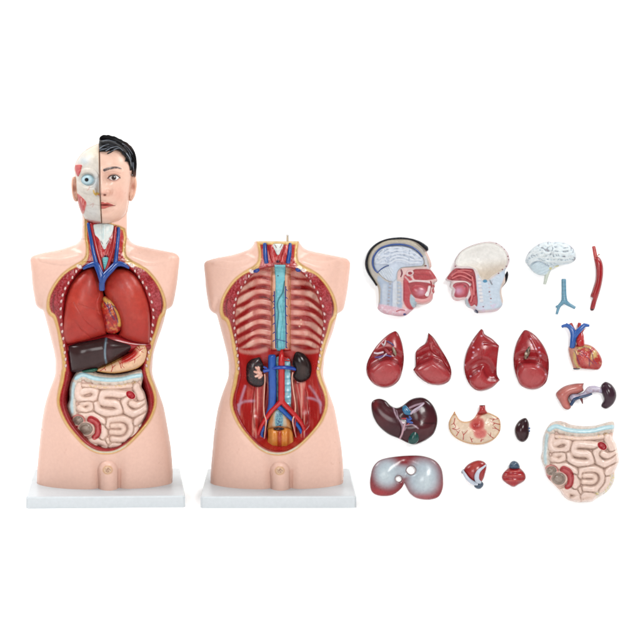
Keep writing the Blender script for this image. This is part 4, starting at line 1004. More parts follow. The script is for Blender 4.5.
# ---------------------------------------------------------------- head half with the empty skull
fr, rt = piece('head_section', 'half head cut down the middle, smooth cream hollow where the brain was', 'anatomical model', 480, 314, GH)
N = view(445, 240, 9.143); N2 = view(440, 235, 7.52)
h2 = N([(390,14),(310,27),(222,56),(150,98),(105,158),(86,215),(76,262),(42,308),(8,355),(22,374),(52,380),(46,428),(64,450),(60,500),(75,542),(120,555),(178,546),(190,590),(215,615)]) + N2([(250,560),(275,586),(340,584),(420,574),(462,540),(474,500),(463,440),(466,395),(492,350)]) + N([(548,290),(575,240),(590,190),(580,130),(545,80),(490,35),(440,17)])
bowl = N([(118,160),(150,112),(215,72),(305,42),(400,28),(480,48),(545,105),(568,180),(550,245),(500,290),(440,325),(395,362),(350,366),(318,330),(285,270),(230,242),(170,238),(115,232),(100,195)])
BW = spline(bowl)
nas = N([(20,350),(50,300),(95,262),(150,262),(215,262),(255,270),(275,320),(285,400),(290,470),(298,560),(290,605),(270,590),(245,605),(215,600),(205,560),(235,500),(225,440),(235,410),(200,380),(150,372),(90,370),(45,366)])
mou = N([(70,420),(95,395),(140,388),(195,392),(220,430),(205,500),(180,525),(100,525),(85,500),(95,455)])
def h2v(x, y, s, ph):
    v = 13 + 5 * np.clip(s / 3, 0, 1) ** .5
    b = sdf(x, y, BW)
    v = v - 5.0 * gau(x, y, 482, 258, 22, 17, .2) * sst(0, 7, b) - 1.6 * sst(-.3, .8, b)
    v = v - 1.8 * region(x, y, nas, .7) - 1.6 * region(x, y, mou, .7)
    for l, w in (([(60,330),(110,295),(180,300),(235,330)], 1.3), ([(70,350),(130,325),(190,340),(240,370)], 1.3), ([(120,280),(180,275),(240,285)], 1.1), ([(250,340),(262,420),(265,500)], 1.6), ([(235,440),(248,500),(235,560)], 1.5)):
        v = v + 1.6 * ridge(x, y, N(l), w)
    v = v + 2.2 * region(x, y, N([(95,440),(130,410),(180,420),(195,460),(170,505),(110,510)]), 1.5)
    return v + .3 * (fbm(x, y, .5, 3) - .5)
def h2c(x, y, s, v):
    p = Paint(len(x), (226, 204, 206)); p.mottle(x, y, .2, .07, 2)
    p.put((198, 212, 226), region(x, y, N([(300,310),(350,370),(400,366),(470,320),(550,260),(570,300),(530,380),(520,460),(530,560),(500,620),(300,640),(285,560),(290,400)]), 1.5))
    p.put((222, 200, 186), line(x, y, N2([(505,300),(468,395),(462,440),(474,500)]), 1.6, 1))
    for k in range(7): p.put((226, 222, 224), ell(x, y, 479.2 + k * .4, 279 + k * 3.6, 1.9, 1.3, .3)); p.put((190, 180, 190), ell(x, y, 479.2 + k * .4, 280.8 + k * 3.6, 1.7, .4, .5) * .7); p.put((204, 190, 196), ell(x, y, 489 + k * .35, 284 + k * 3.6, 1.0, .7, .4) * .8)
    p.put((214, 190, 214), .7 * region(x, y, N2([(250,560),(300,540),(400,520),(465,520),(420,575),(280,588)]), 1.2) * sst(.35, .6, fbm(x, y, .3, 3)))
    b = sdf(x, y, BW)
    p.put((206, 198, 192), sst(-1.6, -.6, b) * .8)
    p.put((246, 243, 238), sst(-.3, .4, b)); p.put((198, 176, 150), sst(0, .5, b) * .75 * sst(258, 276, y + .12 * (x - 470)))  # cream hollow, with tan shading painted into its lower part
    p.put((74, 140, 176), ell(x, y, *N([(366, 376)])[0][:2], 2.3, 1.6, .25)); p.put((96, 100, 104), .8 * line(x, y, N([(412,372),(420,390),(430,405)]), .7, .5)); p.put((140, 120, 130), .6 * line(x, y, N([(430,370),(425,400)]), .3, .4))
    p.put((186, 72, 80), region(x, y, nas, .5)); p.put((152, 36, 48), .7 * region(x, y, nas, .5) * sst(.5, .65, fbm(x, y, .35, 6)))
    for l, w in (([(60,330),(110,295),(180,300),(235,330)], .8), ([(70,350),(130,325),(190,340),(240,370)], .8), ([(120,280),(180,275),(240,285)], .7), ([(250,340),(262,420),(265,500)], .9), ([(235,440),(248,500),(235,560)], .9)):
        p.put((214, 118, 118), line(x, y, N(l), w, .6) * .8)
    p.put((150, 40, 52), .8 * line(x, y, N([(150,392),(195,398),(225,430)]), .7, .5)); p.put((238, 214, 210), .9 * line(x, y, N([(70,392),(130,380),(190,385),(232,405)]), .9, .5))
    p.put((190, 84, 96), region(x, y, mou, .5)); p.put((208, 156, 186), .9 * gau(x, y, *N([(125, 465)])[0][:2], 3.5, 3)); p.put((120, 60, 60), ell(x, y, *N([(178, 425)])[0][:2], 1.0, .8, .4))
    p.put((236, 228, 226), .9 * line(x, y, N([(65,405),(60,440),(78,470),(70,505)]), .9, .5)); p.put((236, 206, 206), .9 * line(x, y, N([(78,530),(125,540),(178,532)]), 1.2, .6)); p.put((186, 70, 76), .8 * line(x, y, N([(90,550),(150,555)]), .35, .3))
    p.put((188, 206, 214), .85 * region(x, y, N([(185,545),(205,530),(215,570),(235,610),(215,620),(192,595)]), .8))
    for a, b_ in ((525,270),(490,305),(560,240),(520,60),(545,85),(575,150),(470,30),(585,180),(405,475),(420,535),(350,610),(95,240)):
        q = N([(a, b_)])[0]; p.put((120, 52, 64), ell(x, y, q[0], q[1], .75, .6, .4))
    p.put((130, 110, 120), .7 * (1 - sst(0, .7, s)) * (y < 262)); p.put((34, 44, 92), ell(x, y, *N2([(270, 574)])[0][:2], 1.8, 1.4, .3))
    return p.c
relief('skull_section', h2, h2v, h2c, fr, M_MATT, rt, .33, back=('mirror', 0, 0), hard=True)
simple('hair', N([(570,285),(580,320),(565,380),(530,425),(514,440),(512,410),(530,360),(555,305)]), 8, 6, (24, 22, 28), fr, M_HAIR, rt, r=.3, k=.8, det=lambda x, y: .6 * (vn(x * 1.5, y * .6, 2) - .5))
simple('vein_stump', N2([(262,560),(276,562),(290,578),(284,590),(270,584)]), 15, 4, (24, 30, 70), fr, M_VES, rt, r=.25)

# ---------------------------------------------------------------- brain half
fr, rt = piece('brain_half', 'pale blue half brain with grey folds and short stem', 'brain model', 548, 286)
O_ = view(515, 235, 6.4)
bl = [O_(a) for a in ([(75,150),(95,125),(120,105),(150,95)], [(95,165),(130,145),(165,140),(200,145),(235,135)], [(120,120),(150,112),(180,105),(200,118),(230,110)], [(160,75),(190,62),(215,70),(235,58)], [(240,70),(270,60),(300,65),(330,75)], [(250,95),(280,85),(310,95),(345,90)], [(250,120),(285,115),(320,120),(360,110)], [(240,150),(280,145),(320,150),(370,135)], [(150,125),(180,128),(215,122)], [(280,170),(320,172),(360,165)], [(200,165),(240,172),(265,160)], [(95,185),(120,170),(150,165)])]
bll = gyri(bl, 1.5, 1.0)
blf = lambda x, y: 1.5 * np.maximum(bll(x, y), .85 * folds(x, y, .24, 17, .75))
bco = O_([(98,205),(110,178),(145,168),(185,180),(215,205),(210,235),(180,252),(140,245),(112,225)])
def bcol(q, x, y, s):
    g = np.clip(blf(x, y) / 1.5, 0, 1)
    up = sst(263, 255, y - .1 * (x - 550))
    q.put((140, 132, 140), sst(.65, .1, g) * (.25 + .6 * up) * (1 - region(x, y, bco, 1))); q.put((232, 236, 236), sst(.5, 1, g) * .7)  # shade between the folds painted in grey, stronger on the upper part
    q.put((140, 130, 136), .25 * sst(.62, .8, fbm(x, y, .45, 5)) * up * sst(0, 2, s))
    q.put((214, 232, 240), .9 * region(x, y, bco, .8)); q.put((160, 176, 196), .6 * line(x, y, O_([(100,195),(125,175),(165,172),(205,195),(235,190)]), .5, .5)); q.put((188, 206, 220), .5 * region(x, y, bco, .8) * sst(.3, .9, np.sin((y + .5 * x) * 2.3)))
    q.put((226, 216, 140), ell(x, y, *O_([(228, 215)])[0][:2], 1.5, 1.2, .4) * .9)
    q.put((140, 140, 150), .5 * (1 - sst(0, 1, s)) * up)
simple('cerebrum', O_([(66,170),(72,140),(100,95),(155,56),(215,41),(236,48),(262,42),(305,46),(345,62),(378,92),(392,130),(384,162),(350,184),(310,190),(272,196),(246,210),(222,238),(206,255),(185,260),(150,255),(115,236),(92,208),(78,190)]), 7, 12, (212, 228, 236), fr, M_MATT, rt, det=lambda x, y: blf(x, y) * (1 - region(x, y, bco, 1)) + .4 * np.sin((y + .5 * x) * 2.3) * region(x, y, bco, .8) - 1.0 * ridge(x, y, O_([(98,200),(125,175),(170,170),(215,200)]), .8) + .6 * (fbm(x, y, .4, 2) - .5), colf=bcol, p=.42, r=.35)
tubes('brain_stem', [vs(O_, [(214,222,11,2.6),(205,250,10,2.2),(198,280,9,1.8),(190,314,8,1.5)])], (214, 222, 210), fr, M_MATT, rt)
tubes('optic_nerve', [vs(O_, [(236,200,10,1.0),(262,200,9,.9),(278,194,8,.9)])], (226, 220, 170), fr, M_MATT, rt)

# ---------------------------------------------------------------- windpipe
fr = BF(564, 315)
def tr_c(P, C): return C.put((84, 128, 150), .5 * sst(.2, .9, np.sin(P[:, 2] * 3.2)))
tr = tubes('windpipe', [vs(O_, [(312,284,5,2.4),(313,330,5,2.4),(314,380,5,2.5),(317,418,5,3.0),(332,436,5,2.2),(358,452,5,1.7),(384,466,5,1.5)]), vs(O_, [(314,410,5,2.4),(302,434,5,2.1),(285,452,5,1.8),(276,475,5,1.4),(267,506,5,1.2)]), vs(O_, [(292,446,5,1.3),(275,455,5.4,1.2),(262,461,5.4,1.1)])], (112, 162, 186), fr, M_ORG, None, colf=tr_c)
tagmesh(tr, 'pale blue windpipe piece forking into two short branches', 'windpipe', fr)

# ---------------------------------------------------------------- long red vessel
fr, rt = piece('artery_piece', 'long curved dark red vessel with a narrow top', 'artery model', 597, 311)
simple('artery', O_([(518,132),(545,148),(562,185),(566,240),(557,310),(540,375),(522,430),(508,478),(490,486),(480,474),(488,430),(496,405),(482,393),(496,350),(514,290),(518,230),(512,185),(505,150)]), 4, 6.5, (160, 26, 34), fr, M_ORG, rt, r=.3, colf=lambda q, x, y, s: (q.put((206, 84, 84), .6 * line(x, y, O_([(525,150),(532,200),(526,280),(500,370)]), .35, .3)), q.put((70, 10, 16), ell(x, y, *O_([(494, 478)])[0][:2], 2.0, 1.0, .3)), q.put((110, 16, 24), .7 * (1 - sst(0, 1.2, s)))), det=lambda x, y: -1.0 * ridge(x, y, O_([(515,160),(524,220),(518,290),(490,385)]), .5))
tubes('artery_branch', [vs(O_, [(503,74,5,1.7),(508,95,5.4,1.8),(513,125,6,1.9),(520,155,6,1.9)])], (184, 66, 64), fr, M_ORG, rt)
tubes('side_branch', [vs(O_, [(522,138,8,.5),(534,128,9,.4),(545,127,9,.35)]), vs(O_, [(534,128,9,.35),(538,118,9,.3)])], (200, 130, 110), fr, M_ORG, rt)

# ---------------------------------------------------------------- four lung pieces, hollow side up
LQ = view(360, 320, 6.4); LR = view(455, 320, 6.4)
LRED = (160, 34, 40)
def lungpiece(label, o, px, py, base, vdet, vcol, H=9):
    fr, rt = piece('lung_piece', label, 'lung model', px, py, GL)
    BS = spline(base)
    def det(x, y):
        b = sdf(x, y, BS)
        return -4.5 * sst(-7, 0, -np.abs(b + 6) + 1) * (b < 1) + 2.2 * sst(-.6, 5, b) + vdet(x, y) + .2 * (fbm(x, y, .12, 5, 2) - .5)
    def col(q, x, y, s):
        b = sdf(x, y, BS)
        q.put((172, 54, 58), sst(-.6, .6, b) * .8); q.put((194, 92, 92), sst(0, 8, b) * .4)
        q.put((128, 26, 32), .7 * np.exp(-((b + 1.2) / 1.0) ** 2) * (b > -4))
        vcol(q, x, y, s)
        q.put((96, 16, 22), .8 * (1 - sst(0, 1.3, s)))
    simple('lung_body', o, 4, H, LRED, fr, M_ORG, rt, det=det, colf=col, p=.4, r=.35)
    return fr, rt
fr, rt = lungpiece('inner side of right lung upper piece, white and purple vessels, leftmost of the four', LQ([(232,73),(214,74),(170,100),(110,160),(65,230),(43,290),(46,350),(82,405),(140,431),(200,425),(250,385),(272,320),(281,240),(272,160),(252,100)]), 384, 388,
    LQ([(60,330),(95,292),(140,265),(185,258),(235,280),(265,325),(255,370),(200,425),(140,431),(80,400)]), lambda x, y: -1.6 * gau(x, y, *LQ([(165, 190)])[0][:2], 7, 6), lambda q, x, y, s: q.put((196, 90, 92), .4 * gau(x, y, *LQ([(165, 190)])[0][:2], 9, 8)))
for c, l in (((214, 190, 200), [(90,210,11,.8),(115,214,12,1.1),(150,205,12,1.0)]), ((96, 66, 128), [(95,240,11,.8),(130,236,12,1.3),(170,225,12,1.1),(200,235,11,.8)]), ((206, 186, 196), [(120,250,11,.7),(150,232,12.5,.9),(180,205,12,.8)]), ((206, 186, 190), [(140,150,11,.8),(155,160,11.6,1.0),(165,130,11,.7)]), ((150, 30, 44), [(160,185,12,1.4),(185,212,12.6,1.8),(200,200,12,1.2)]), ((90, 60, 110), [(175,135,11,.8),(200,150,11,1.0),(215,165,10.6,.8)]), ((150, 130, 110), [(210,175,10.6,1.2),(222,205,11,1.6),(228,225,10,.9)])):
    tubes('vessel', [vs(LQ, l)], c, fr, M_VES, rt)
lungpiece('lung piece with scooped left edge and pointed tip, second of the four', LQ([(437,80,1),(475,118),(520,188),(562,260),(584,320),(580,375),(550,405),(495,417),(430,404),(370,360),(340,318,1),(356,290),(356,210),(380,176),(418,148),(432,115)]), 431, 386,
    LQ([(342,318,1),(400,285),(462,256,1),(520,290),(580,345),(575,385),(500,418),(420,400)]), lambda x, y: 1.6 * ridge(x, y, LQ([(455,150),(460,190),(500,220)]), 1.8) - 2.0 * gau(x, y, *LQ([(400, 240)])[0][:2], 6, 7) - .8 * ridge(x, y, LQ([(470,190),(520,240),(575,330)]), .8),
    lambda q, x, y, s: (q.put((190, 96, 98), .7 * line(x, y, LQ([(455,150),(462,185)]), .8, .8)), q.put((226, 150, 148), .6 * ell(x, y, *LQ([(510, 265)])[0][:2], .9, .8, .5) + .5 * ell(x, y, *LQ([(498, 280)])[0][:2], .7, .6, .5))), 8)
lungpiece('lung piece with notched right side and pale dots, third of the four', LR([(168,56,1),(150,76),(110,130),(75,200),(58,280),(66,350),(90,408),(130,447),(180,452),(240,430),(287,385,1),(268,345),(271,260),(283,165,1),(240,122),(190,90),(180,66)]), 481, 392,
    LR([(120,350),(170,315,1),(210,380),(287,388,1),(240,430),(180,452),(125,440),(95,400)]), lambda x, y: -2.0 * gau(x, y, *LR([(235, 260)])[0][:2], 6, 10) - 1.2 * ridge(x, y, LR([(185,150),(235,155),(280,165)]), 1.5) + .8 * ridge(x, y, LR([(180,190),(165,250)]), .9),
    lambda q, x, y, s: [q.put((214, 160, 178), ell(x, y, *LR([a])[0][:2], 1.05, .9, .4)) for a in ((170,102),(178,152),(118,176),(150,188),(118,207),(112,242),(153,327),(100,360),(116,138),(62,288))])
fr, rt = lungpiece('teardrop lung piece with small grey opening near its middle, rightmost of the four', LR([(450,63),(425,86),(395,142),(376,220),(378,300),(395,370),(422,420),(480,444),(540,435),(585,395),(600,320),(597,240),(570,170),(530,115),(490,80)]), 531, 391,
    LR([(395,350),(425,290),(470,280),(530,290),(575,330),(590,370),(545,432),(480,444),(422,418)]), lambda x, y: -2.2 * gau(x, y, *LR([(470, 250)])[0][:2], 7, 4) + 1.0 * ridge(x, y, LR([(480,100),(520,180),(545,260)]), 2),
    lambda q, x, y, s: [q.put((206, 150, 172), ell(x, y, *LR([a])[0][:2], 1.0, .85, .4)) for a in ((538,177),(518,185),(541,205),(548,228),(534,300),(580,348),(484,120),(490,158))])
simple('hilum', LR([(445,215),(458,185),(478,165),(486,180),(478,215),(462,245),(445,250)]), 11, 2.2, (130, 104, 84), fr, M_MATT, rt, r=.25, colf=lambda q, x, y, s: (q.put((30, 20, 24), sst(.5, .6, fbm(x, y, .7, 3))), q.put((206, 186, 170), ell(x, y, *LR([(454, 215)])[0][:2], 1.3, 1.1, .3))))

# ---------------------------------------------------------------- heart
fr, rt = piece('heart_piece', 'red heart with forked blue vein and red artery on top', 'heart model', 586, 371)
S_ = view(550, 310, 6.1)
def hc(q, x, y, s):
    q.put((206, 150, 130), .8 * region(x, y, S_([(115,220),(150,212),(165,240),(150,290),(160,355),(130,350),(112,260)]), 1.2)); q.put((208, 176, 110), .9 * line(x, y, S_([(155,255),(150,300),(165,340),(185,356)]), 1.8, 1, 1) + .85 * line(x, y, S_([(170,235),(205,222),(245,230)]), 1.4, 1))
    q.put((216, 186, 120), .9 * ell(x, y, *S_([(265, 275)])[0][:2], 2.6, 5.5, .4, .5)); q.put((216, 190, 130), .45 * sst(.58, .75, fbm(x, y, .3, 5)) * sst(0, 2, s))
    q.put((196, 58, 56), .8 * ell(x, y, *S_([(215, 290)])[0][:2], 5, 5, .5, .6)); q.put((222, 130, 120), .5 * gau(x, y, *S_([(225, 320)])[0][:2], 3, 5, -.9))
    for l in ([(150,250),(165,285),(180,330)], [(165,235),(200,260),(240,300),(265,330)], [(200,225),(235,235),(255,260),(262,300)], [(240,300),(240,340)], [(180,265),(200,280)], [(262,300),(285,330)]):
        q.put((84, 50, 96), line(x, y, S_(l), .35, .35)); q.put((196, 70, 60), .7 * line(x, y, [(a + .7, b + .3) for a, b in S_(l)], .25, .3))
simple('heart_body', S_([(116,222),(150,213),(190,208),(232,211),(266,227),(298,262),(318,305),(314,342),(292,364),(240,363),(180,358),(148,361),(132,325),(114,262)]), 5, 10, (178, 50, 46), fr, M_ORG, rt, det=lambda x, y: 1.0 * (fbm(x, y, .4, 3) - .5) + 1.4 * ridge(x, y, S_([(160,240),(155,300),(175,345)]), 2.5) - .8 * ridge(x, y, S_([(240,240),(245,300),(240,350)]), .8), colf=hc, p=.42, r=.3)
tubes('vena_cava', [vs(S_, [(136,228,9,2.9),(140,190,10,3.0),(143,150,10,3.1),(132,118,10,2.7),(112,98,9.5,2.2),(88,96,9,1.6),(72,102,9,1.3)]), vs(S_, [(146,165,10,3.0),(165,138,10.4,2.8),(190,112,10.4,2.5),(212,94,10,2.1),(238,95,9.5,1.3)]), vs(S_, [(100,98,9.5,1.6),(106,84,9.5,1.4)]), vs(S_, [(205,100,10,1.6),(212,84,10,1.4)])], (40, 92, 172), fr, M_VES, rt)
tubes('aorta', [vs(S_, [(190,218,10,3.5),(184,190,9.6,4.2),(186,160,8,3.4),(184,130,6.5,2.3),(178,100,6,1.8),(180,80,6,1.6)]), vs(S_, [(160,150,6,2.0),(140,115,6,1.8),(126,82,6,1.5)]), vs(S_, [(186,140,6.6,1.8),(204,112,6.5,1.4)])], (186, 38, 40), fr, M_VES, rt)
simple('vein_end', S_([(140,356),(160,350),(185,354),(180,362),(150,364)]), 6, 3, (30, 40, 70), fr, M_VES, rt, r=.25)

# ---------------------------------------------------------------- duodenum, pancreas, spleen
fr, rt = piece('pancreas_piece', 'pink bent gut with pale pancreas joined to a dark purple spleen', 'pancreas model', 585, 411)
simple('duodenum', S_([(206,447,1),(150,449),(90,464),(48,493),(36,518),(58,560),(82,598),(108,608),(125,598),(128,578),(112,545),(128,518),(168,512),(206,492,1),(201,470)]), 4, 7, (196, 112, 104), fr, M_ORG, rt, r=.3, colf=lambda q, x, y, s: (q.put((120, 40, 44), .7 * (1 - sst(0, 1.2, s))), q.put((214, 150, 140), .5 * gau(x, y, *S_([(120, 480)])[0][:2], 7, 3))))
simple('spleen', S_([(312,462),(328,442),(345,438),(376,455),(400,490),(405,530),(385,575),(345,602),(316,592),(314,575),(328,545),(315,505)]), 4, 8, (62, 38, 50), fr, M_DARK, rt, r=.3)
simple('pancreas', S_([(125,555),(118,530),(135,512),(180,510),(205,500),(232,468),(270,462),(300,470),(318,478),(318,508),(290,504),(262,506),(240,520),(205,535),(170,548),(140,570)]), 5, 5.5, (190, 182, 204), fr, M_ORG, rt, r=.3, det=lambda x, y: .8 * (fbm(x, y, .6, 4) - .5), colf=lambda q, x, y, s: (q.put((166, 138, 150), .7 * sst(.5, .65, fbm(x, y, .45, 7))), q.put((222, 214, 226), .6 * line(x, y, S_([(215,490),(245,478),(300,486)]), .9, .8))))
tubes('pancreas_vein', [vs(S_, [(128,580,9,1.5),(140,560,10,1.7),(150,545,10.5,1.6),(175,535,11,1.4),(205,528,10.5,1.3),(235,520,10,1.0),(255,512,9.5,.9)])], (30, 62, 104), fr, M_VES, rt)
tubes('pancreas_artery', [vs(S_, [(180,530,10.5,1.4),(192,545,10,1.3),(199,572,9,.5)])], (112, 40, 44), fr, M_VES, rt)

# ---------------------------------------------------------------- liver underside
fr, rt = piece('liver_piece', 'dark maroon liver underside with green gallbladder and blue veins', 'liver model', 405, 445)
TL = view(360, 390, 5.3333)
def lc(q, x, y, s):
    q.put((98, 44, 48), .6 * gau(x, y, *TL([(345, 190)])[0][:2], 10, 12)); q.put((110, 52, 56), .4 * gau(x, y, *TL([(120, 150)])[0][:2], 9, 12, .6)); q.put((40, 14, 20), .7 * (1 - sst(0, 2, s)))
    q.put((140, 50, 50), .5 * gau(x, y, *TL([(85, 75)])[0][:2], 3, 5))
    for l, w in (([(178,90),(190,130),(215,165),(240,180)], .7), ([(215,165),(228,200),(222,240),(210,262)], .9), ([(240,180),(235,215),(245,200)], .5), ([(265,95),(300,80),(340,70)], .9), ([(285,120),(310,105),(335,75)], .7), ([(240,190),(280,185),(310,205)], .6), ([(195,110),(205,150)], .4)):
        q.put((190, 160, 176), line(x, y, TL(l), w, .6) * .8)
    q.put((46, 16, 22), .7 * line(x, y, TL([(300,150),(340,175),(400,178)]), .7, .8) + .6 * line(x, y, TL([(320,120),(350,85)]), 1, 1))
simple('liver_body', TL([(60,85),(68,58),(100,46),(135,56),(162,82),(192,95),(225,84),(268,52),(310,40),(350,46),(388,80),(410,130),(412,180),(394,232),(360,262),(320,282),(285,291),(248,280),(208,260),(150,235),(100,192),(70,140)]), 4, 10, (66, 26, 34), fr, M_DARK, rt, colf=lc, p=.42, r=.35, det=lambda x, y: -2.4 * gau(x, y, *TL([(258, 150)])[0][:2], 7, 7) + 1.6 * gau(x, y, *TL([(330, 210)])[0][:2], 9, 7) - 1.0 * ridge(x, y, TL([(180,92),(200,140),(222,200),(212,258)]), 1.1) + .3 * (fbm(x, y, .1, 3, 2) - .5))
simple('gallbladder', TL([(290,195),(305,200),(315,235),(312,270),(290,288),(262,284),(258,260),(272,225)]), 10, 4.5, (18, 74, 70), fr, M_ORG, rt, r=.3)
simple('portal_vein', TL([(228,88),(245,82),(262,100),(280,120),(272,135),(250,135),(235,128),(226,108)]), 10.5, 2.4, (44, 116, 156), fr, M_VES, rt, r=.3)
tubes('liver_vein', [vs(TL, [(246,150,12,.9),(258,160,12.6,1.4),(275,152,12.6,1.1)]), vs(TL, [(250,168,12,1.0),(268,172,12.6,1.3),(288,178,12,1.0)]), vs(TL, [(262,140,12,.9),(270,150,12.4,.9)])], (44, 80, 160), fr, M_VES, rt)
tubes('liver_artery', [vs(TL, [(222,152,12,.6),(240,152,12.6,.7),(250,156,12.6,.6)]), vs(TL, [(262,178,12.6,.6),(250,188,12.4,.6)])], (180, 40, 52), fr, M_VES, rt)
tubes('ligament', [vs(TL, [(270,128,12,1.0),(290,108,12.6,1.3),(315,92,13,1.2),(340,72,12,.8)])], (196, 178, 196), fr, M_ORG, rt)
tubes('ligament', [vs(TL, [(240,178,12.4,.9),(232,205,13,1.0),(224,235,12.6,.9),(212,260,10,.7)])], (200, 160, 170), fr, M_ORG, rt)

# ---------------------------------------------------------------- diaphragm
fr = BF(405, 502)
dh = [spline([(TL([(272, 428)])[0][0] + 4.2 * math.cos(a) + (.3 * math.cos(3 * a)), TL([(272, 428)])[0][1] + 4.1 * math.sin(a)) for a in [k * math.pi / 5 for k in range(10)]]),
      spline([(TL([(206, 474)])[0][0] + 3.0 * math.cos(a), TL([(206, 474)])[0][1] + 2.8 * math.sin(a)) for a in [k * math.pi / 5 for k in range(10)]])]
def dphc(q, x, y, s):
    a = ell(x, y, *TL([(145, 440)])[0][:2], 12.5, 13.5, .5, -.2); b = ell(x, y, *TL([(335, 465)])[0][:2], 15.5, 17.5, .46, .2); c = line(x, y, TL([(150,420),(260,440),(330,440)]), 6, 4)
    q.put((188, 206, 216), np.maximum(np.maximum(a, b), c * .9) * .92); q.put((216, 228, 232), .6 * gau(x, y, *TL([(135, 455)])[0][:2], 8, 9) + .6 * gau(x, y, *TL([(350, 490)])[0][:2], 9, 10))
    q.put((96, 20, 30), .8 * (1 - sst(0, 1.6, s)) * (y < 480)); q.put((186, 52, 60), .6 * gau(x, y, *TL([(100, 545)])[0][:2], 9, 3, .1) + .5 * gau(x, y, *TL([(340, 570)])[0][:2], 12, 3))
    for h in dh:
        d, _ = segdist(x, y, h, True); q.put((150, 110, 112), (1 - sst(.5, 1.2, d)) * .8)
dp = simple('diaphragm', TL([(60,440),(75,402),(110,372),(180,356),(270,349),(340,353),(400,376),(434,420),(444,480),(440,530),(418,570),(370,585),(310,579),(270,555),(248,520),(237,494,1),(218,528),(172,560),(110,565),(66,546),(53,500)]), 1.5, 8, (140, 32, 42), fr, M_ORG, None, colf=dphc, p=.45, r=.4, holes=dh, k=.25, det=lambda x, y: 1.6 * gau(x, y, *TL([(145, 450)])[0][:2], 9, 9) + 1.8 * gau(x, y, *TL([(345, 475)])[0][:2], 11, 12) - 1.5 * gau(x, y, *TL([(238, 440)])[0][:2], 4, 12))
tagmesh(dp, 'maroon diaphragm sheet with two pale blue domes and two holes', 'diaphragm', fr)

# ---------------------------------------------------------------- stomach
fr, rt = piece('stomach_piece', 'cream stomach with red branching vessels and red opened middle', 'stomach model', 475, 446)
W_ = view(440, 395, 6.4)
sv2 = [W_(a) for a in ([(95,150),(88,180),(72,190)], [(88,180),(100,205),(85,215)], [(80,215),(105,222),(125,212)], [(105,260),(118,240),(128,225)], [(118,240),(105,228)], [(148,285),(150,255),(140,232)], [(150,255),(165,240),(178,225)], [(205,300),(198,280),(192,268)], [(200,285),(212,278)], [(262,298),(268,280)], [(262,290),(280,284)], [(340,275),(322,262),(305,245)], [(322,262),(325,240)], [(385,232),(360,215),(335,212)], [(360,215),(345,200)], [(382,188),(350,180),(322,170)], [(350,180),(338,195)], [(375,150),(345,155),(318,150)], [(345,155),(335,168)])]
def swc(q, x, y, s):
    stom_col(sv2, (0, 0), 1, 1, False)(q, x, y, s)
    q.put((224, 130, 120), .8 * region(x, y, W_([(190,180),(215,155),(250,145),(280,160),(285,215),(300,235),(285,270),(255,280),(225,268),(210,225),(190,205)]), 1.4)); q.put((196, 66, 62), .85 * ell(x, y, *W_([(238, 188)])[0][:2], 6.5, 6.5, .35)); q.put((170, 40, 42), .8 * ell(x, y, *W_([(230, 200)])[0][:2], 3.6, 3.2, .4)); q.put((208, 90, 88), .8 * ell(x, y, *W_([(258, 248)])[0][:2], 5.5, 4, .5))
    q.put((206, 70, 64), .85 * region(x, y, W_([(230,125),(250,100),(285,95),(300,115),(270,130),(240,150)]), 1.2))
simple('stomach_body', W_([(96,112,1),(74,135),(56,180),(62,230),(95,272),(150,302),(220,318),(290,311),(345,285),(380,242),(389,195),(378,150),(342,126),(305,112),(270,118),(240,118),(218,146),(190,165),(155,170),(125,158),(106,130)]), 4, 8.5, (230, 204, 178), fr, M_ORG, rt, r=.3, p=.42, colf=swc, det=lambda x, y: -1.6 * ell(x, y, *W_([(238, 188)])[0][:2], 5.5, 5.5, .5) + .35 * (fbm(x, y, .4, 3) - .5))
simple('gullet_stump', W_([(252,64,1),(290,64,1),(292,92),(302,115),(275,122),(238,122),(248,95)]), 6, 6, (176, 48, 48), fr, M_ORG, rt, r=.28, colf=lambda q, x, y, s: q.put((90, 20, 26), ell(x, y, *W_([(271, 66)])[0][:2], 2.4, .9, .3)))
tubes('gut_stump', [vs(W_, [(92,125,6,1.2),(92,115,6,.9),(95,106,6,.4)])], (206, 150, 100), fr, M_ORG, rt)

# ---------------------------------------------------------------- loose kidney half / dark lobe
fr, rt = piece('kidney_piece', 'small plain dark brown kidney', 'kidney model', 522, 442)
simple('kidney_body', W_([(543,146),(560,158),(570,185),(570,215),(572,245),(560,280),(532,301),(498,287),(479,245),(482,200),(508,163)]), 3.5, 8, (50, 26, 32), fr, M_DARK, rt, r=.3, k=.4, colf=lambda q, x, y, s: q.put((80, 46, 50), .4 * gau(x, y, *W_([(515, 240)])[0][:2], 4, 8)))
tubes('kidney_vessel', [vs(W_, [(566,212,6,1.0),(576,214,6,.9)]), vs(W_, [(567,228,6,.9),(575,232,6,.8)])], (46, 90, 150), fr, M_VES, rt)

# ---------------------------------------------------------------- two bladder pieces
fr, rt = piece('bladder_piece', 'red bladder with white band and small blue ball underneath', 'bladder model', 476, 489, GB)
simple('bladder_body', W_([(240,418),(282,428),(298,455),(290,500),(274,545),(245,568),(215,568),(185,545),(160,505),(152,478),(185,440)]), 4.5, 8, (166, 42, 44), fr, M_ORG, rt, r=.28, colf=lambda q, x, y, s: (q.put((110, 20, 26), .7 * (1 - sst(0, 1.2, s))), q.put((196, 84, 70), .5 * gau(x, y, *W_([(220, 460)])[0][:2], 4, 5, .5)), q.put((120, 26, 30), .6 * line(x, y, W_([(225,470),(215,520),(220,560)]), .5, .5))))
tubes('white_band', [vs(W_, [(298,446,10,.7),(278,462,12.6,1.1),(250,485,13.6,1.8),(236,515,13.6,2.3),(238,545,12,2.4),(258,560,9,1.4)]), vs(W_, [(145,482,8,1.0),(160,510,10.5,1.6),(182,540,11,1.9),(215,563,10.5,2.0),(240,568,9.5,1.8)])], (204, 212, 226), fr, M_ORG, rt)
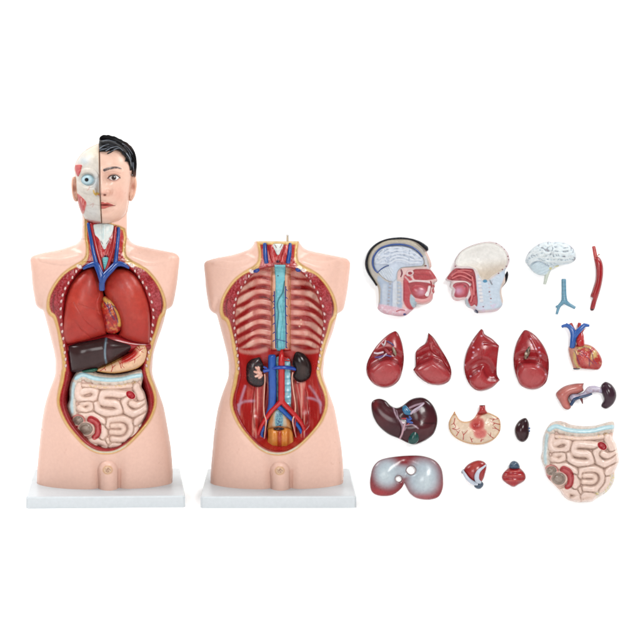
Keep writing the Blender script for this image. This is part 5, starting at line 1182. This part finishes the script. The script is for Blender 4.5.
simple('side_stump', W_([(136,492),(142,478),(154,476),(160,488),(152,502),(140,502)]), 5, 3, (110, 116, 124), fr, M_ORG, rt, r=.25)
simple('prostate', W_([(218,582),(235,566),(262,554),(278,564),(275,585),(255,601),(232,598)]), 3.5, 4.5, (70, 88, 108), fr, M_ORG, rt, r=.25)
fr, rt = piece('bladder_piece', 'round red bladder tapering below under a dark blue cap', 'bladder model', 514, 487, GB)
simple('bladder_body', W_([(440,468),(475,462),(510,468),(538,495),(549,522),(540,548),(505,570),(470,588),(432,570),(402,545),(396,518),(412,490)]), 4.5, 8, (166, 36, 42), fr, M_ORG, rt, r=.28, det=lambda x, y: .4 * np.sin(y * 1.35), colf=lambda q, x, y, s: (q.put((206, 90, 80), .55 * sst(.2, .9, np.sin(y * 1.35)) * sst(1, 3, s)), q.put((100, 16, 22), .7 * (1 - sst(0, 1.2, s)))))
simple('blue_cap', W_([(440,464),(445,440),(460,424),(478,421),(496,430),(508,448),(510,468),(492,474),(460,474)]), 6, 6.5, (62, 84, 108), fr, M_ORG, rt, r=.28, colf=lambda q, x, y, s: q.put((110, 130, 148), .4 * gau(x, y, *W_([(470, 440)])[0][:2], 2, 2)))

# ---------------------------------------------------------------- loose intestine block
fr = BF(582, 501)
it = intestine(fr, None, 0, 0, 5, 12)
tagmesh(it, 'pink block of coiled intestines with blue banded colon, lying loose', 'intestine model', fr)

# ------------------------------------------------------------------ backdrop, floor, board
def quad_mesh(name, V, F, mat, kind='structure'):
    o = mesh_obj(name, V, F, None, mat, None, True); o['kind'] = kind; return o
M_WHITE = plain_mat('white_backdrop', (.93, .93, .93), .8, .1, 0, .004)
# studio sweep: floor curving up into the wall
prof = [(-6.0, 0.0), (0.25, 0.0)] + [(0.25 + .35 * math.sin(a), .35 - .35 * math.cos(a)) for a in [math.pi / 2 * k / 14 for k in range(1, 15)]] + [(0.60, 3.6)]
# floor is kept as its own sheet, the wall starts where the curve ends
V = []; F = []
for x in (-4.0, 4.0):
    for (y, z) in prof[:2]: V.append((x, y, z))
quad_mesh('floor', V, [[0, 2, 3, 1]], M_WHITE)
V = []; F = []
pw = prof[1:]
for x in (-4.0, 4.0):
    for (y, z) in pw: V.append((x, y, z))
n = len(pw)
quad_mesh('backdrop', V, [[k, k + n, k + n + 1, k + 1] for k in range(n - 1)], M_WHITE)
# leaning white board the loose pieces lie on
bx0, bx1, bh, bt, BZ0 = .092, .80, 1.05, .012, 0.0
o = BOARD.O
Vb = []
for (yy) in (0, bt):
    for (x, z) in ((bx0, BZ0), (bx1, BZ0), (bx1, BZ0 + bh), (bx0, BZ0 + bh)): Vb.append((x, yy, z))
bd = mesh_obj('display_board', Vb, [[0, 1, 2, 3], [7, 6, 5, 4], [0, 4, 5, 1], [1, 5, 6, 2], [2, 6, 7, 3], [3, 7, 4, 0]], None, M_WHITE, None, False)
bd.location = o; bd.rotation_euler = BOARD.rot.to_euler(); bd['kind'] = 'structure'

# ------------------------------------------------------------------ light, world, camera
w = bpy.data.worlds.new('World'); sc.world = w; w.use_nodes = True
bg = w.node_tree.nodes['Background']; bg.inputs[0].default_value = (1, .995, .985, 1); bg.inputs[1].default_value = WORLD
def area(name, loc, target, size, power, col=(1, 1, 1), sy=None):
    l = bpy.data.lights.new(name, 'AREA'); l.energy = power; l.color = col; l.size = size
    if sy: l.shape = 'RECTANGLE'; l.size_y = sy
    ob = bpy.data.objects.new(name, l); COL.objects.link(ob); ob.location = loc
    ob.rotation_euler = (Vector(target) - Vector(loc)).to_track_quat('-Z', 'Y').to_euler()
for a in LIGHTS: area(*a)
cam = bpy.data.cameras.new('camera'); co = bpy.data.objects.new('camera', cam); COL.objects.link(co)
co.location = CAM; co.rotation_euler = (math.pi / 2 - EL, 0, 0)
cam.sensor_fit = 'HORIZONTAL'; cam.sensor_width = 36; cam.lens = 36 * FP / 640; cam.clip_end = 100; cam.clip_start = .5
sc.camera = co
sc.view_settings.view_transform = 'Standard'; sc.view_settings.look = 'None'; sc.view_settings.exposure = EXPO; sc.view_settings.gamma = 1
sc.render.resolution_x = 1024; sc.render.resolution_y = 1024
